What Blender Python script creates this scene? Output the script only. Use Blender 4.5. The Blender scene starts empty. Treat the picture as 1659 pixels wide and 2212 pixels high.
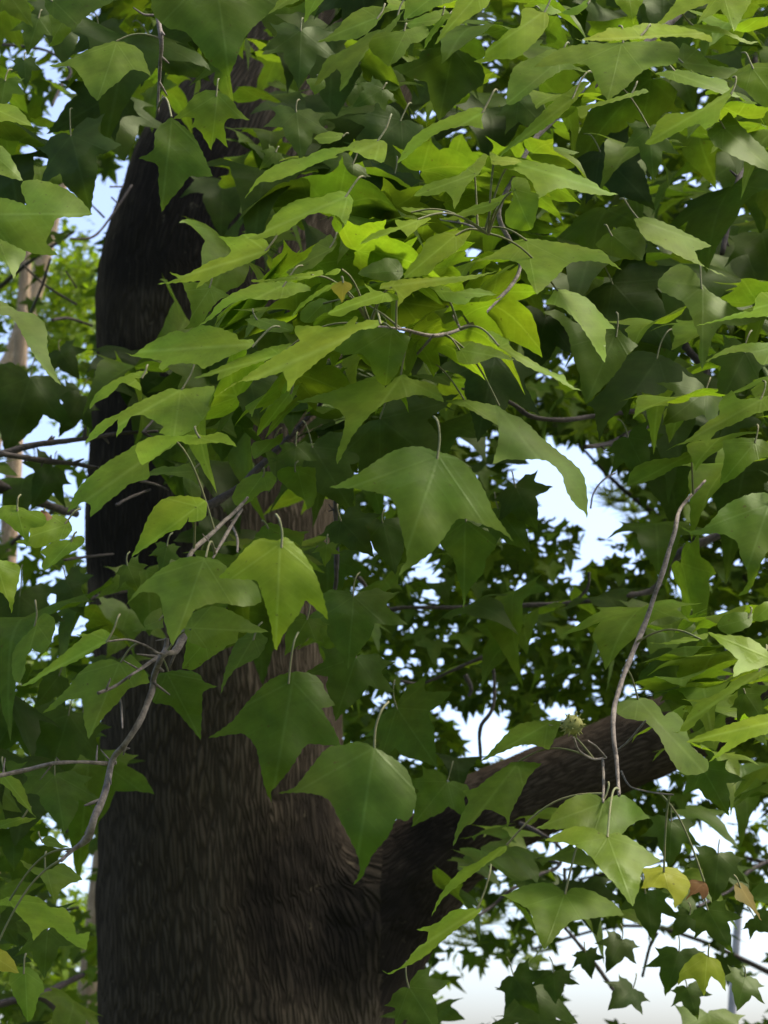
import bpy, bmesh, math, random
import numpy as np
from mathutils import Vector, Matrix, noise
from mathutils.geometry import delaunay_2d_cdt
random.seed(7); rng = np.random.default_rng(11)
S = bpy.context.scene
COL = S.collection

# ---------------------------------------------------------------- camera, world, sun, exposure
HFOV, PITCH = 24.0, 18.0
cam = bpy.data.cameras.new("camera"); camo = bpy.data.objects.new("camera", cam); COL.objects.link(camo)
camo.location = (0, 0, 1.6)
camo.rotation_euler = (math.radians(90 + PITCH), 0, 0)
cam.sensor_fit = 'HORIZONTAL'; cam.sensor_width = 36
cam.lens = 18 / math.tan(math.radians(HFOV / 2))
cam.clip_start = 0.05; cam.clip_end = 3000
S.camera = camo
cam.dof.use_dof = True; cam.dof.focus_distance = 1.7; cam.dof.aperture_fstop = 22

SUN_EL, SUN_AZ = 60.0, 92.0      # azimuth clockwise from +Y (the view direction); 180 = behind the camera
W = bpy.data.worlds.new("World"); S.world = W; W.use_nodes = True
nt = W.node_tree; nt.nodes.clear()
sky = nt.nodes.new('ShaderNodeTexSky'); sky.sky_type = 'NISHITA'; sky.sun_disc = False
sky.sun_elevation = math.radians(SUN_EL); sky.sun_rotation = math.radians(SUN_AZ)
sky.air_density = 0.7; sky.dust_density = 4.0; sky.ozone_density = 0.6
bg = nt.nodes.new('ShaderNodeBackground'); bg.inputs['Strength'].default_value = 0.15
wo = nt.nodes.new('ShaderNodeOutputWorld')
nt.links.new(sky.outputs[0], bg.inputs[0]); nt.links.new(bg.outputs[0], wo.inputs[0])
sl = bpy.data.lights.new("sun", 'SUN'); sl.energy = 2.0; sl.angle = math.radians(11); sl.color = (1, .93, .78)
so = bpy.data.objects.new("sun", sl); COL.objects.link(so)
_el, _az = math.radians(SUN_EL), math.radians(SUN_AZ)
sdir = Vector((math.sin(_az) * math.cos(_el), math.cos(_az) * math.cos(_el), math.sin(_el)))
so.rotation_euler = (-sdir).to_track_quat('-Z', 'Y').to_euler(); so.location = (0, 0, 30)
S.view_settings.view_transform = 'Standard'; S.view_settings.look = 'None'
S.view_settings.exposure = 1.8; S.view_settings.gamma = 1.0
S.cycles.max_bounces = 8; S.cycles.diffuse_bounces = 4; S.cycles.transmission_bounces = 4
S.cycles.use_denoising = True

# ---------------------------------------------------------------- helpers
K = 2 * math.tan(math.radians(HFOV / 2)) / 1659.0          # metres per picture unit at one metre
CM = camo.rotation_euler.to_matrix()
CF, CR, CU = CM @ Vector((0, 0, -1)), CM @ Vector((1, 0, 0)), CM @ Vector((0, 1, 0))
NF, NR, NU = (np.array(v) for v in (CF, CR, CU))
def at(x, y, d):
    return Vector(camo.location) + CF * d + CR * ((x - 829.5) * K * d) + CU * ((1106 - y) * K * d)
def at_np(x, y, d):
    x, y, d = (np.asarray(v, float) for v in (x, y, d))
    return np.array(camo.location)[None] + d[:, None] * (NF[None] + ((x - 829.5) * K)[:, None] * NR[None] + ((1106 - y) * K)[:, None] * NU[None])
def proj(p):
    q = p - np.array(camo.location)[None]
    d = q @ NF
    return 829.5 + (q @ NR) / (d * K), 1106 - (q @ NU) / (d * K), d
T0 = 548.6; TS = 0.33068
TILE = {c: ((i % 3) * T0, (i // 3) * T0) for i, c in enumerate("ABCDEFGHIJKL")}
def px(tile, x, y):
    o = TILE[tile]; return (o[0] + x * TS, o[1] + y * TS)

def link(name, me, mats, parent=None):
    o = bpy.data.objects.new(name, me); COL.objects.link(o)
    for m in (mats if isinstance(mats, (list, tuple)) else [mats]): me.materials.append(m)
    if parent: o.parent = parent
    return o
def tag(o, label=None, cat=None, group=None, kind=None):
    if label: o['label'] = label
    if cat: o['category'] = cat
    if group: o['group'] = group
    if kind: o['kind'] = kind
    return o
def empty(name, label, cat, group=None):
    o = bpy.data.objects.new(name, None); COL.objects.link(o); o.empty_display_size = .1
    return tag(o, label, cat, group)

def np_mesh(name, V, F, colors=None, uv=None, mat_idx=None, smooth=True):
    """V (n,3), F list/array of triangles or ragged faces, colors per vertex (n,3), uv per vertex (n,2)."""
    me = bpy.data.meshes.new(name)
    if isinstance(F, np.ndarray):
        nf, k = F.shape
        me.vertices.add(len(V)); me.vertices.foreach_set('co', np.asarray(V, np.float32).ravel())
        me.loops.add(nf * k); me.loops.foreach_set('vertex_index', F.astype(np.int32).ravel())
        me.polygons.add(nf); me.polygons.foreach_set('loop_start', np.arange(0, nf * k, k, dtype=np.int32))
        me.update(calc_edges=True)
    else:
        me.from_pydata([tuple(v) for v in V], [], F)
    if smooth: me.polygons.foreach_set('use_smooth', [True] * len(me.polygons))
    li = np.zeros(len(me.loops), np.int32); me.loops.foreach_get('vertex_index', li)
    if uv is not None:
        l = me.uv_layers.new(name='UVMap'); l.data.foreach_set('uv', np.asarray(uv, np.float32)[li].ravel())
    if colors is not None:
        a = me.color_attributes.new('tone', 'FLOAT_COLOR', 'POINT')
        c = np.ones((len(V), 4), np.float32); c[:, :3] = colors; a.data.foreach_set('color', c.ravel())
    if mat_idx is not None: me.polygons.foreach_set('material_index', np.asarray(mat_idx, np.int32))
    me.validate(); me.update()
    return me

def sweep(points, radii, segs=10, lump=0.0, lumpf=6.0, close=True, sub=6, seed=0.0):
    """smooth tube through points (Vectors) with radii; returns verts, faces, uv(angle metres, length)"""
    pts, rad = [], []
    n = len(points)
    for i in range(n - 1):
        p0 = points[max(i - 1, 0)]; p1 = points[i]; p2 = points[i + 1]; p3 = points[min(i + 2, n - 1)]
        r0 = radii[max(i - 1, 0)]; r1 = radii[i]; r2 = radii[i + 1]; r3 = radii[min(i + 2, n - 1)]
        for j in range(sub):
            t = j / sub
            f = lambda a, b, c, d: .5 * ((2 * b) + (c - a) * t + (2 * a - 5 * b + 4 * c - d) * t * t + (3 * b - a - 3 * c + d) * t ** 3)
            pts.append(Vector([f(p0[k], p1[k], p2[k], p3[k]) for k in range(3)])); rad.append(max(f(r0, r1, r2, r3), 1e-4))
    pts.append(Vector(points[-1])); rad.append(radii[-1])
    V, F, UV = [], [], []
    L = 0; ref = None
    for i, p in enumerate(pts):
        t = (pts[min(i + 1, len(pts) - 1)] - pts[max(i - 1, 0)]).normalized()
        if ref is None: ref = t.orthogonal().normalized()
        ref = (ref - t * ref.dot(t)).normalized(); bi = t.cross(ref)
        if i: L += (p - pts[i - 1]).length
        for j in range(segs):
            a = 2 * math.pi * j / segs
            dr = ref * math.cos(a) + bi * math.sin(a)
            r = rad[i]
            if lump: r *= 1 + lump * noise.fractal(Vector((dr.x * 1.7 + seed, dr.y * 1.7, dr.z * 1.7 + L * lumpf)), .7, 2.1, 3)
            V.append(p + dr * r); UV.append((a / 6.2832, L))
    m = len(pts)
    for i in range(m - 1):
        for j in range(segs):
            k = (j + 1) % segs
            F.append((i * segs + j, i * segs + k, (i + 1) * segs + k, (i + 1) * segs + j))
    if close:
        F.append(tuple(range(segs))[::-1]); F.append(tuple((m - 1) * segs + j for j in range(segs)))
    return V, F, UV
class MB:
    def __init__(s): s.V, s.F = [], []
    def add(s, V, F):
        o = len(s.V); s.V += list(V); s.F += [tuple(o + i for i in f) for f in F]
    def mesh(s, name):
        return np_mesh(name, s.V, s.F)

# ---------------------------------------------------------------- materials
def mat(name):
    m = bpy.data.materials.new(name); m.use_nodes = True; m.node_tree.nodes.clear(); return m
def N(m, t, **kw):
    n = m.node_tree.nodes.new(t)
    for k, v in kw.items():
        if k.startswith('_'): setattr(n, k[1:], v)
        else: n.inputs[k].default_value = v
    return n
def lk(m, a, b): m.node_tree.links.new(a, b)
def math_(m, op, a, b=None):
    n = N(m, 'ShaderNodeMath', _operation=op)
    for i, v in enumerate((a, b)):
        if v is None: continue
        if isinstance(v, (int, float)): n.inputs[i].default_value = v
        else: lk(m, v, n.inputs[i])
    return n.outputs[0]

def leaf_material(name, veins=True, trans=.45):
    m = mat(name)
    at_ = N(m, 'ShaderNodeAttribute', _attribute_name='tone')
    geo = N(m, 'ShaderNodeNewGeometry')
    nz = N(m, 'ShaderNodeTexNoise', Scale=55.0, Detail=4.0, Roughness=.6); lk(m, geo.outputs['Position'], nz.inputs['Vector'])
    vr = N(m, 'ShaderNodeMapRange'); lk(m, nz.outputs['Fac'], vr.inputs[0])
    vr.inputs['From Min'].default_value = .3; vr.inputs['From Max'].default_value = .7
    vr.inputs['To Min'].default_value = .82; vr.inputs['To Max'].default_value = 1.16
    hs = N(m, 'ShaderNodeHueSaturation'); lk(m, at_.outputs['Color'], hs.inputs['Color']); lk(m, vr.outputs[0], hs.inputs['Value'])
    n3 = N(m, 'ShaderNodeTexNoise', Scale=14.0, Detail=3.0); lk(m, geo.outputs['Position'], n3.inputs['Vector'])
    hr = N(m, 'ShaderNodeMapRange'); lk(m, n3.outputs['Fac'], hr.inputs[0]); hr.inputs['From Min'].default_value = .3; hr.inputs['From Max'].default_value = .7
    hr.inputs['To Min'].default_value = .482; hr.inputs['To Max'].default_value = .512; lk(m, hr.outputs[0], hs.inputs['Hue'])
    sn = N(m, 'ShaderNodeTexNoise', Scale=210.0, Detail=2.0); lk(m, geo.outputs['Position'], sn.inputs['Vector'])
    sr = N(m, 'ShaderNodeMapRange'); lk(m, sn.outputs['Fac'], sr.inputs[0]); sr.inputs['From Min'].default_value = .70; sr.inputs['From Max'].default_value = .76; sr.inputs['To Max'].default_value = .6
    sm = N(m, 'ShaderNodeMixRGB'); lk(m, sr.outputs[0], sm.inputs[0]); lk(m, hs.outputs[0], sm.inputs[1]); sm.inputs[2].default_value = (.05, .032, .012, 1)
    col = sm.outputs[0]
    pr = N(m, 'ShaderNodeBsdfPrincipled', Roughness=.58)
    pr.inputs['Specular IOR Level'].default_value = .07
    if veins:
        uv = N(m, 'ShaderNodeUVMap'); sp = N(m, 'ShaderNodeSeparateXYZ'); lk(m, uv.outputs[0], sp.inputs[0])
        u, v = sp.outputs[0], sp.outputs[1]
        av = math_(m, 'ABSOLUTE', v)
        # midrib, two lobe veins each side, and fine side veins
        def line(dist, w):
            r = N(m, 'ShaderNodeMapRange', _interpolation_type='SMOOTHSTEP'); lk(m, dist, r.inputs[0])
            r.inputs['From Min'].default_value = 0; r.inputs['From Max'].default_value = w
            r.inputs['To Min'].default_value = 1; r.inputs['To Max'].default_value = 0
            return r.outputs[0]
        mid = line(av, .022)
        def ray(ang):
            c, s_ = math.cos(ang), math.sin(ang)
            a = math_(m, 'MULTIPLY', u, s_); b = math_(m, 'MULTIPLY', av, c)
            return line(math_(m, 'ABSOLUTE', math_(m, 'SUBTRACT', a, b)), .016)
        l1 = ray(math.radians(52)); l2 = ray(math.radians(98))
        k = math_(m, 'SUBTRACT', u, math_(m, 'MULTIPLY', av, .75))
        fr = math_(m, 'ABSOLUTE', math_(m, 'SUBTRACT', math_(m, 'FRACT', math_(m, 'MULTIPLY', k, 9.0)), .5))
        side = math_(m, 'MULTIPLY', line(fr, .14), .22)
        ve = math_(m, 'MAXIMUM', math_(m, 'MAXIMUM', mid, math_(m, 'MULTIPLY', l1, .8)), math_(m, 'MAXIMUM', math_(m, 'MULTIPLY', l2, .5), side))
        mx = N(m, 'ShaderNodeMixRGB', _blend_type='MIX'); lk(m, math_(m, 'MULTIPLY', ve, .30), mx.inputs[0]); lk(m, col, mx.inputs[1])
        hv = N(m, 'ShaderNodeHueSaturation', Saturation=.85, Value=1.7); lk(m, col, hv.inputs['Color']); lk(m, hv.outputs[0], mx.inputs[2])
        col = mx.outputs[0]
        nb = N(m, 'ShaderNodeTexNoise', Scale=160.0, Detail=3.0); lk(m, geo.outputs['Position'], nb.inputs['Vector'])
        h = math_(m, 'ADD', math_(m, 'MULTIPLY', ve, -.5), math_(m, 'MULTIPLY', nb.outputs['Fac'], .6))
        bp = N(m, 'ShaderNodeBump', Strength=.3, Distance=.0008); lk(m, h, bp.inputs['Height']); lk(m, bp.outputs[0], pr.inputs['Normal'])
    df = N(m, 'ShaderNodeBsdfDiffuse', Roughness=.3); lk(m, col, df.inputs['Color'])
    gl = N(m, 'ShaderNodeBsdfGlossy', Roughness=.45); gl.inputs['Color'].default_value = (.9, 1, .75, 1)
    lw = N(m, 'ShaderNodeLayerWeight', Blend=.25)
    gf = math_(m, 'ADD', .007, math_(m, 'MULTIPLY', lw.outputs['Fresnel'], .012))
    for l in list(pr.inputs['Normal'].links):
        for q in (df, gl, lw): lk(m, l.from_socket, q.inputs['Normal'])
    m.node_tree.nodes.remove(pr)
    pr = N(m, 'ShaderNodeMixShader'); lk(m, gf, pr.inputs[0]); lk(m, df.outputs[0], pr.inputs[1]); lk(m, gl.outputs[0], pr.inputs[2])
    tr = N(m, 'ShaderNodeBsdfTranslucent')
    tc = N(m, 'ShaderNodeMixRGB', _blend_type='MULTIPLY'); tc.inputs[0].default_value = 1; lk(m, col, tc.inputs[1]); tc.inputs[2].default_value = (1.55, 1.65, .55, 1)
    lk(m, tc.outputs[0], tr.inputs['Color'])
    mi = N(m, 'ShaderNodeMixShader'); mi.inputs[0].default_value = trans
    lk(m, pr.outputs[0], mi.inputs[1]); lk(m, tr.outputs[0], mi.inputs[2])
    out = N(m, 'ShaderNodeOutputMaterial'); lk(m, mi.outputs[0], out.inputs[0])
    return m
LEAF = leaf_material('leaf_blade'); FOL = leaf_material('leaf_mass', veins=False, trans=.42)

def bark_material(name, dark, light, su=1.0, sv=1.0, patch=(.0095, .0088, .0078), depth=.015, patchy=.3, dark_zones=None, attr=False, vz=.40, vs=31.0):
    """furrowed bark: uv.x = turns (0-1), uv.y = metres along"""
    m = mat(name)
    uv = N(m, 'ShaderNodeUVMap'); sp = N(m, 'ShaderNodeSeparateXYZ'); lk(m, uv.outputs[0], sp.inputs[0])
    ang = math_(m, 'MULTIPLY', sp.outputs[0], 6.28319)
    cx = math_(m, 'COSINE', ang); sx = math_(m, 'SINE', ang); hz = sp.outputs[1]
    if attr:
        ba = N(m, 'ShaderNodeAttribute', _attribute_name='bark'); sb = N(m, 'ShaderNodeSeparateXYZ'); lk(m, ba.outputs['Vector'], sb.inputs[0])
        cx, sx, hz = sb.outputs[0], sb.outputs[1], sb.outputs[2]
    cb = N(m, 'ShaderNodeCombineXYZ'); lk(m, math_(m, 'MULTIPLY', cx, 1.0 * su), cb.inputs[0]); lk(m, math_(m, 'MULTIPLY', sx, 1.0 * su), cb.inputs[1])
    lk(m, math_(m, 'MULTIPLY', hz, vz * sv), cb.inputs[2])
    wn = N(m, 'ShaderNodeTexNoise', Scale=7.0, Detail=3.0); lk(m, cb.outputs[0], wn.inputs['Vector'])
    ad = N(m, 'ShaderNodeMixRGB', _blend_type='ADD'); ad.inputs[0].default_value = .12; lk(m, cb.outputs[0], ad.inputs[1]); lk(m, wn.outputs['Color'], ad.inputs[2])
    vo = N(m, 'ShaderNodeTexVoronoi', _feature='DISTANCE_TO_EDGE', Scale=vs, Randomness=1.0); lk(m, ad.outputs[0], vo.inputs['Vector'])
    n1 = N(m, 'ShaderNodeTexNoise', Scale=22.0, Detail=8.0, Roughness=.65); lk(m, ad.outputs[0], n1.inputs['Vector'])
    n2 = N(m, 'ShaderNodeTexNoise', Scale=75.0, Detail=6.0, Roughness=.75); g0 = N(m, 'ShaderNodeNewGeometry'); lk(m, g0.outputs['Position'], n2.inputs['Vector'])
    mp = N(m, 'ShaderNodeVectorMath', _operation='MULTIPLY'); mp.inputs[1].default_value = (1, 1, .45); lk(m, g0.outputs['Position'], mp.inputs[0])
    n4 = N(m, 'ShaderNodeTexNoise', Scale=38.0, Detail=5.0, Roughness=.7); lk(m, mp.outputs[0], n4.inputs['Vector'])
    vr = N(m, 'ShaderNodeMapRange', _interpolation_type='SMOOTHSTEP'); lk(m, vo.outputs['Distance'], vr.inputs[0]); vr.inputs['From Max'].default_value = .30
    rid = math_(m, 'MULTIPLY', vr.outputs[0], math_(m, 'ADD', .35, n1.outputs['Fac']))
    h = math_(m, 'ADD', rid, math_(m, 'ADD', math_(m, 'MULTIPLY', n2.outputs['Fac'], .45), math_(m, 'MULTIPLY', n4.outputs['Fac'], .5)))
    cr = N(m, 'ShaderNodeValToRGB'); lk(m, math_(m, 'MULTIPLY', h, .58), cr.inputs[0])
    e = cr.color_ramp.elements; e[0].position = .18; e[0].color = (*[c * .58 for c in dark], 1); e[1].position = .85; e[1].color = (*light, 1)
    el = cr.color_ramp.elements.new(.48); el.color = (*dark, 1)
    pn = N(m, 'ShaderNodeTexNoise', Scale=1.3, Detail=5.0, Roughness=.6); geo = N(m, 'ShaderNodeNewGeometry'); lk(m, geo.outputs['Position'], pn.inputs['Vector'])
    pr_ = N(m, 'ShaderNodeMapRange', _interpolation_type='SMOOTHSTEP'); lk(m, pn.outputs['Fac'], pr_.inputs[0])
    pr_.inputs['From Min'].default_value = .47; pr_.inputs['From Max'].default_value = .60; pr_.inputs['To Max'].default_value = patchy
    pf = pr_.outputs[0]
    if dark_zones:      # darker tone: soft balls of given centre and radius, with a ragged rim
        for c, r0, r1 in dark_zones:
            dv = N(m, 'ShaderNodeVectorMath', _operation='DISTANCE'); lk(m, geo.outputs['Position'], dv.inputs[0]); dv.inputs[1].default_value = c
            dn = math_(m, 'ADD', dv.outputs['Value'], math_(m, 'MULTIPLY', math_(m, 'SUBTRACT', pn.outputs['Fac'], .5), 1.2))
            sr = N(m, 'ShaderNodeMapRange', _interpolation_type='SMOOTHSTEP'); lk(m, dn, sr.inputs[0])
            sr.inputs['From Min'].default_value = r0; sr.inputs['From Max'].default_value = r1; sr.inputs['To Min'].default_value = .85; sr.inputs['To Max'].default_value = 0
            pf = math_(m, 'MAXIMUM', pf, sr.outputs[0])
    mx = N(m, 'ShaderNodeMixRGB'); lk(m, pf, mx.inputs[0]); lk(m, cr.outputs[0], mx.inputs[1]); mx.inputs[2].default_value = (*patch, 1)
    # pale lichen flecks
    ln = N(m, 'ShaderNodeTexNoise', Scale=34.0, Detail=4.0, Roughness=.75); lk(m, geo.outputs['Position'], ln.inputs['Vector'])
    lr = N(m, 'ShaderNodeMapRange'); lk(m, ln.outputs['Fac'], lr.inputs[0]); lr.inputs['From Min'].default_value = .64; lr.inputs['From Max'].default_value = .74; lr.inputs['To Max'].default_value = .55
    m2 = N(m, 'ShaderNodeMixRGB'); lk(m, lr.outputs[0], m2.inputs[0]); lk(m, mx.outputs[0], m2.inputs[1]); m2.inputs[2].default_value = (light[0] * 1.5, light[1] * 1.6, light[2] * 1.5, 1)
    p = N(m, 'ShaderNodeBsdfPrincipled', Roughness=1.0); p.inputs['Specular IOR Level'].default_value = 0
    lk(m, m2.outputs[0], p.inputs['Base Color'])
    bp = N(m, 'ShaderNodeBump', Strength=.55, Distance=depth); lk(m, h, bp.inputs['Height']); lk(m, bp.outputs[0], p.inputs['Normal'])
    out = N(m, 'ShaderNodeOutputMaterial'); lk(m, p.outputs[0], out.inputs[0])
    return m
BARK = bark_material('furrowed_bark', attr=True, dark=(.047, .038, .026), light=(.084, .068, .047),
    dark_zones=[(tuple(at(330, 520, 4.2)), .12, .42), (tuple(at(270, 850, 4.2)), .05, .30), (tuple(at(250, 1150, 4.2)), .0, .22), (tuple(at(720, 1980, 4.2)), .05, .34)])
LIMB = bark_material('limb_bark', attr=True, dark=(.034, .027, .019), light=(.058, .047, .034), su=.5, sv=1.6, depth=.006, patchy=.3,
    dark_zones=[(tuple(at(780, 2060, 4.2)), .12, .42)])
PINE = bark_material('pine_bark', (.34, .25, .16), (.54, .42, .28), su=.5, sv=.9, patch=(.16, .11, .08), depth=.02, patchy=.3, vz=.4, vs=17.0)

def twig_material(name, c1, c2, scale=120.0):
    m = mat(name); geo = N(m, 'ShaderNodeNewGeometry')
    n = N(m, 'ShaderNodeTexNoise', Scale=scale, Detail=5.0, Roughness=.7); lk(m, geo.outputs['Position'], n.inputs['Vector'])
    cr = N(m, 'ShaderNodeValToRGB'); lk(m, n.outputs['Fac'], cr.inputs[0])
    e = cr.color_ramp.elements; e[0].position = .38; e[0].color = (*c1, 1); e[1].position = .62; e[1].color = (*c2, 1)
    p = N(m, 'ShaderNodeBsdfPrincipled', Roughness=.8); lk(m, cr.outputs[0], p.inputs['Base Color'])
    bp = N(m, 'ShaderNodeBump', Strength=.7, Distance=.002); lk(m, n.outputs['Fac'], bp.inputs['Height']); lk(m, bp.outputs[0], p.inputs['Normal'])
    out = N(m, 'ShaderNodeOutputMaterial'); lk(m, p.outputs[0], out.inputs[0]); return m
TWIG = twig_material('pale_twig_bark', (.05, .038, .027), (.15, .122, .092))
DTWIG = twig_material('dark_twig_bark', (.018, .014, .012), (.06, .045, .035))
STALK = twig_material('leaf_stalk', (.07, .085, .022), (.11, .10, .035), 60)
GREY = twig_material('grey_paint', (.20, .20, .23), (.30, .30, .33), 8)

# ---------------------------------------------------------------- setting: ground sheet
me = np_mesh('ground', np.array([(-900, -900, 0), (900, -900, 0), (900, 900, 0), (-900, 900, 0)], float), np.array([[0, 1, 2, 3]]))
gm = twig_material('grassy_ground', (.020, .035, .010), (.06, .075, .025), 3.0)
tag(link('ground', me, gm), kind='structure')

# ---------------------------------------------------------------- the sweetgum: trunk and limb
D_TRUNK = 4.5
tree = empty('sweetgum_tree', 'large sweetgum tree with thick dark trunk and star shaped green leaves filling the picture', 'tree')
def path(rows, d, segs, **kw):
    P = [at(x, y, d + dd) for x, y, r, dd in rows]; R = [r * K * d for x, y, r, dd in rows]
    return sweep(P, R, segs, **kw)
_b = at(560, 2900, D_TRUNK)
rows = [(520, 5200, 420, 0), (525, 4200, 380, 0), (528, 3400, 345, 0), (530, 2700, 325, 0), (528, 2350, 318, 0), (512, 2100, 303, 0), (490, 1900, 280, 0), (480, 1700, 267, 0), (476, 1500, 263, 0),
        (462, 1300, 270, 0), (458, 1100, 272, 0), (462, 950, 268, 0), (470, 800, 266, 0), (478, 650, 272, 0), (508, 500, 266, .02), (560, 370, 262, .05), (640, 220, 240, .1), (730, 50, 215, .15), (840, -180, 195, .2), (1000, -600, 175, .3), (1150, -1200, 140, .5)]
TR = rows; V1_, F1_, _u = path(rows, D_TRUNK, 64, lump=.05, lumpf=1.6, sub=8)
rows = [(600, 2330, 210, .02), (700, 2110, 205, 0), (800, 1975, 165, -.02), (905, 1880, 122, -.05), (1040, 1775, 100, -.08), (1240, 1672, 84, -.1), (1450, 1580, 78, -.1), (1690, 1478, 72, -.12), (1960, 1340, 72, -.2), (2400, 1050, 60, -.4)]
LR = rows; V2_, F2_, _u = path(rows, D_TRUNK - .02, 48, lump=.10, lumpf=3.0, sub=8, seed=5)
mb = MB(); mb.add(V1_, F1_); mb.add(V2_, F2_)
tmp = bpy.data.objects.new('tmp', mb.mesh('tmp')); COL.objects.link(tmp)
rm = tmp.modifiers.new('r', 'REMESH'); rm.mode = 'VOXEL'; rm.voxel_size = .016
dg = bpy.context.evaluated_depsgraph_get(); ev = bpy.data.meshes.new_from_object(tmp.evaluated_get(dg))
X = np.zeros(len(ev.vertices) * 3, np.float64); ev.vertices.foreach_get('co', X); X = X.reshape(-1, 3)
E = np.zeros(len(ev.edges) * 2, np.int32); ev.edges.foreach_get('vertices', E); E = E.reshape(-1, 2)
Q = [tuple(p.vertices) for p in ev.polygons]
bpy.data.objects.remove(tmp)
# blend the fork: relax the surface, most of all round the crotch
fork = np.array(at(800, 1930, D_TRUNK - .1)); wgt = np.clip(1.15 - np.linalg.norm(X - fork, axis=1) / .42, .12, 1)[:, None]
deg = np.bincount(E.ravel(), minlength=len(X))[:, None].astype(float)
for it in range(60):
    S_ = np.zeros_like(X)
    for k in range(3): S_[:, k] = np.bincount(E[:, 0], X[E[:, 1], k], len(X)) + np.bincount(E[:, 1], X[E[:, 0], k], len(X))
    w_ = wgt if it > 8 else np.maximum(wgt, .5)
    if it > 8: w_ = np.where(wgt > .13, wgt, 0)
    X += (S_ / deg - X) * w_ * .6
def axis_frame(rws, d):
    return np.array([tuple(at(x, y, d + dd)) for x, y, r, dd in rws])
TA, LA = axis_frame(TR, D_TRUNK), axis_frame(LR, D_TRUNK - .02)
def nearest(A, X):
    best = np.full(len(X), 1e9); U = np.zeros((len(X), 2)); acc = 0
    for a, b in zip(A[:-1], A[1:]):
        L = np.linalg.norm(b - a); t = (b - a) / L; q = X - a; h = np.clip(q @ t, 0, L); o = q - h[:, None] * t
        dd_ = np.linalg.norm(o, axis=1); s1 = np.cross(t, (0, 1, 0)); s1 /= np.linalg.norm(s1); s2 = np.cross(t, s1)
        m_ = dd_ < best; best[m_] = dd_[m_]; U[m_, 0] = np.arctan2(o[m_] @ s2, o[m_] @ s1) / 6.28319; U[m_, 1] = acc + h[m_]; acc += L
    return best, U
dT, UT = nearest(TA, X); dL, UL = nearest(LA[2:], X)
# ridges of the bark follow the trunk; wrinkled collar where the limb leaves it
fd = np.linalg.norm(X - fork, axis=1)
nrm_ = np.where((dT < dL + .12)[:, None], X - (TA[np.argmin(np.linalg.norm(X[:, None] - TA[None], axis=2), 1)]), X - (LA[np.argmin(np.linalg.norm(X[:, None] - LA[None], axis=2), 1)]))
nrm_ /= np.linalg.norm(nrm_, axis=1)[:, None] + 1e-9
wr = np.array([noise.fractal(Vector(tuple(p * 9)), .6, 2.2, 3) for p in X])
X += nrm_ * (wr * (.004 + .014 * np.clip(1 - fd / .45, 0, 1)))[:, None]
isl = (dL < dT - .03) & (X @ np.array(CR) > fork @ np.array(CR) + .03)
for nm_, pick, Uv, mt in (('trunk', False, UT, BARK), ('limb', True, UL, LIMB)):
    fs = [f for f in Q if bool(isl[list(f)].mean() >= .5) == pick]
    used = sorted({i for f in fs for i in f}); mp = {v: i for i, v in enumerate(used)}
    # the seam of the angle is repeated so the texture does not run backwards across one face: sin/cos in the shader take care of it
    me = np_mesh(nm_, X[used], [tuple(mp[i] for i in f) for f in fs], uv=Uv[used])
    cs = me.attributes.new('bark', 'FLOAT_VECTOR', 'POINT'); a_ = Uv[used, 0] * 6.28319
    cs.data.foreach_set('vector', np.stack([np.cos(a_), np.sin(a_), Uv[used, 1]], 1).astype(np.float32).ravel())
    link(nm_, me, mt, tree)

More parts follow.
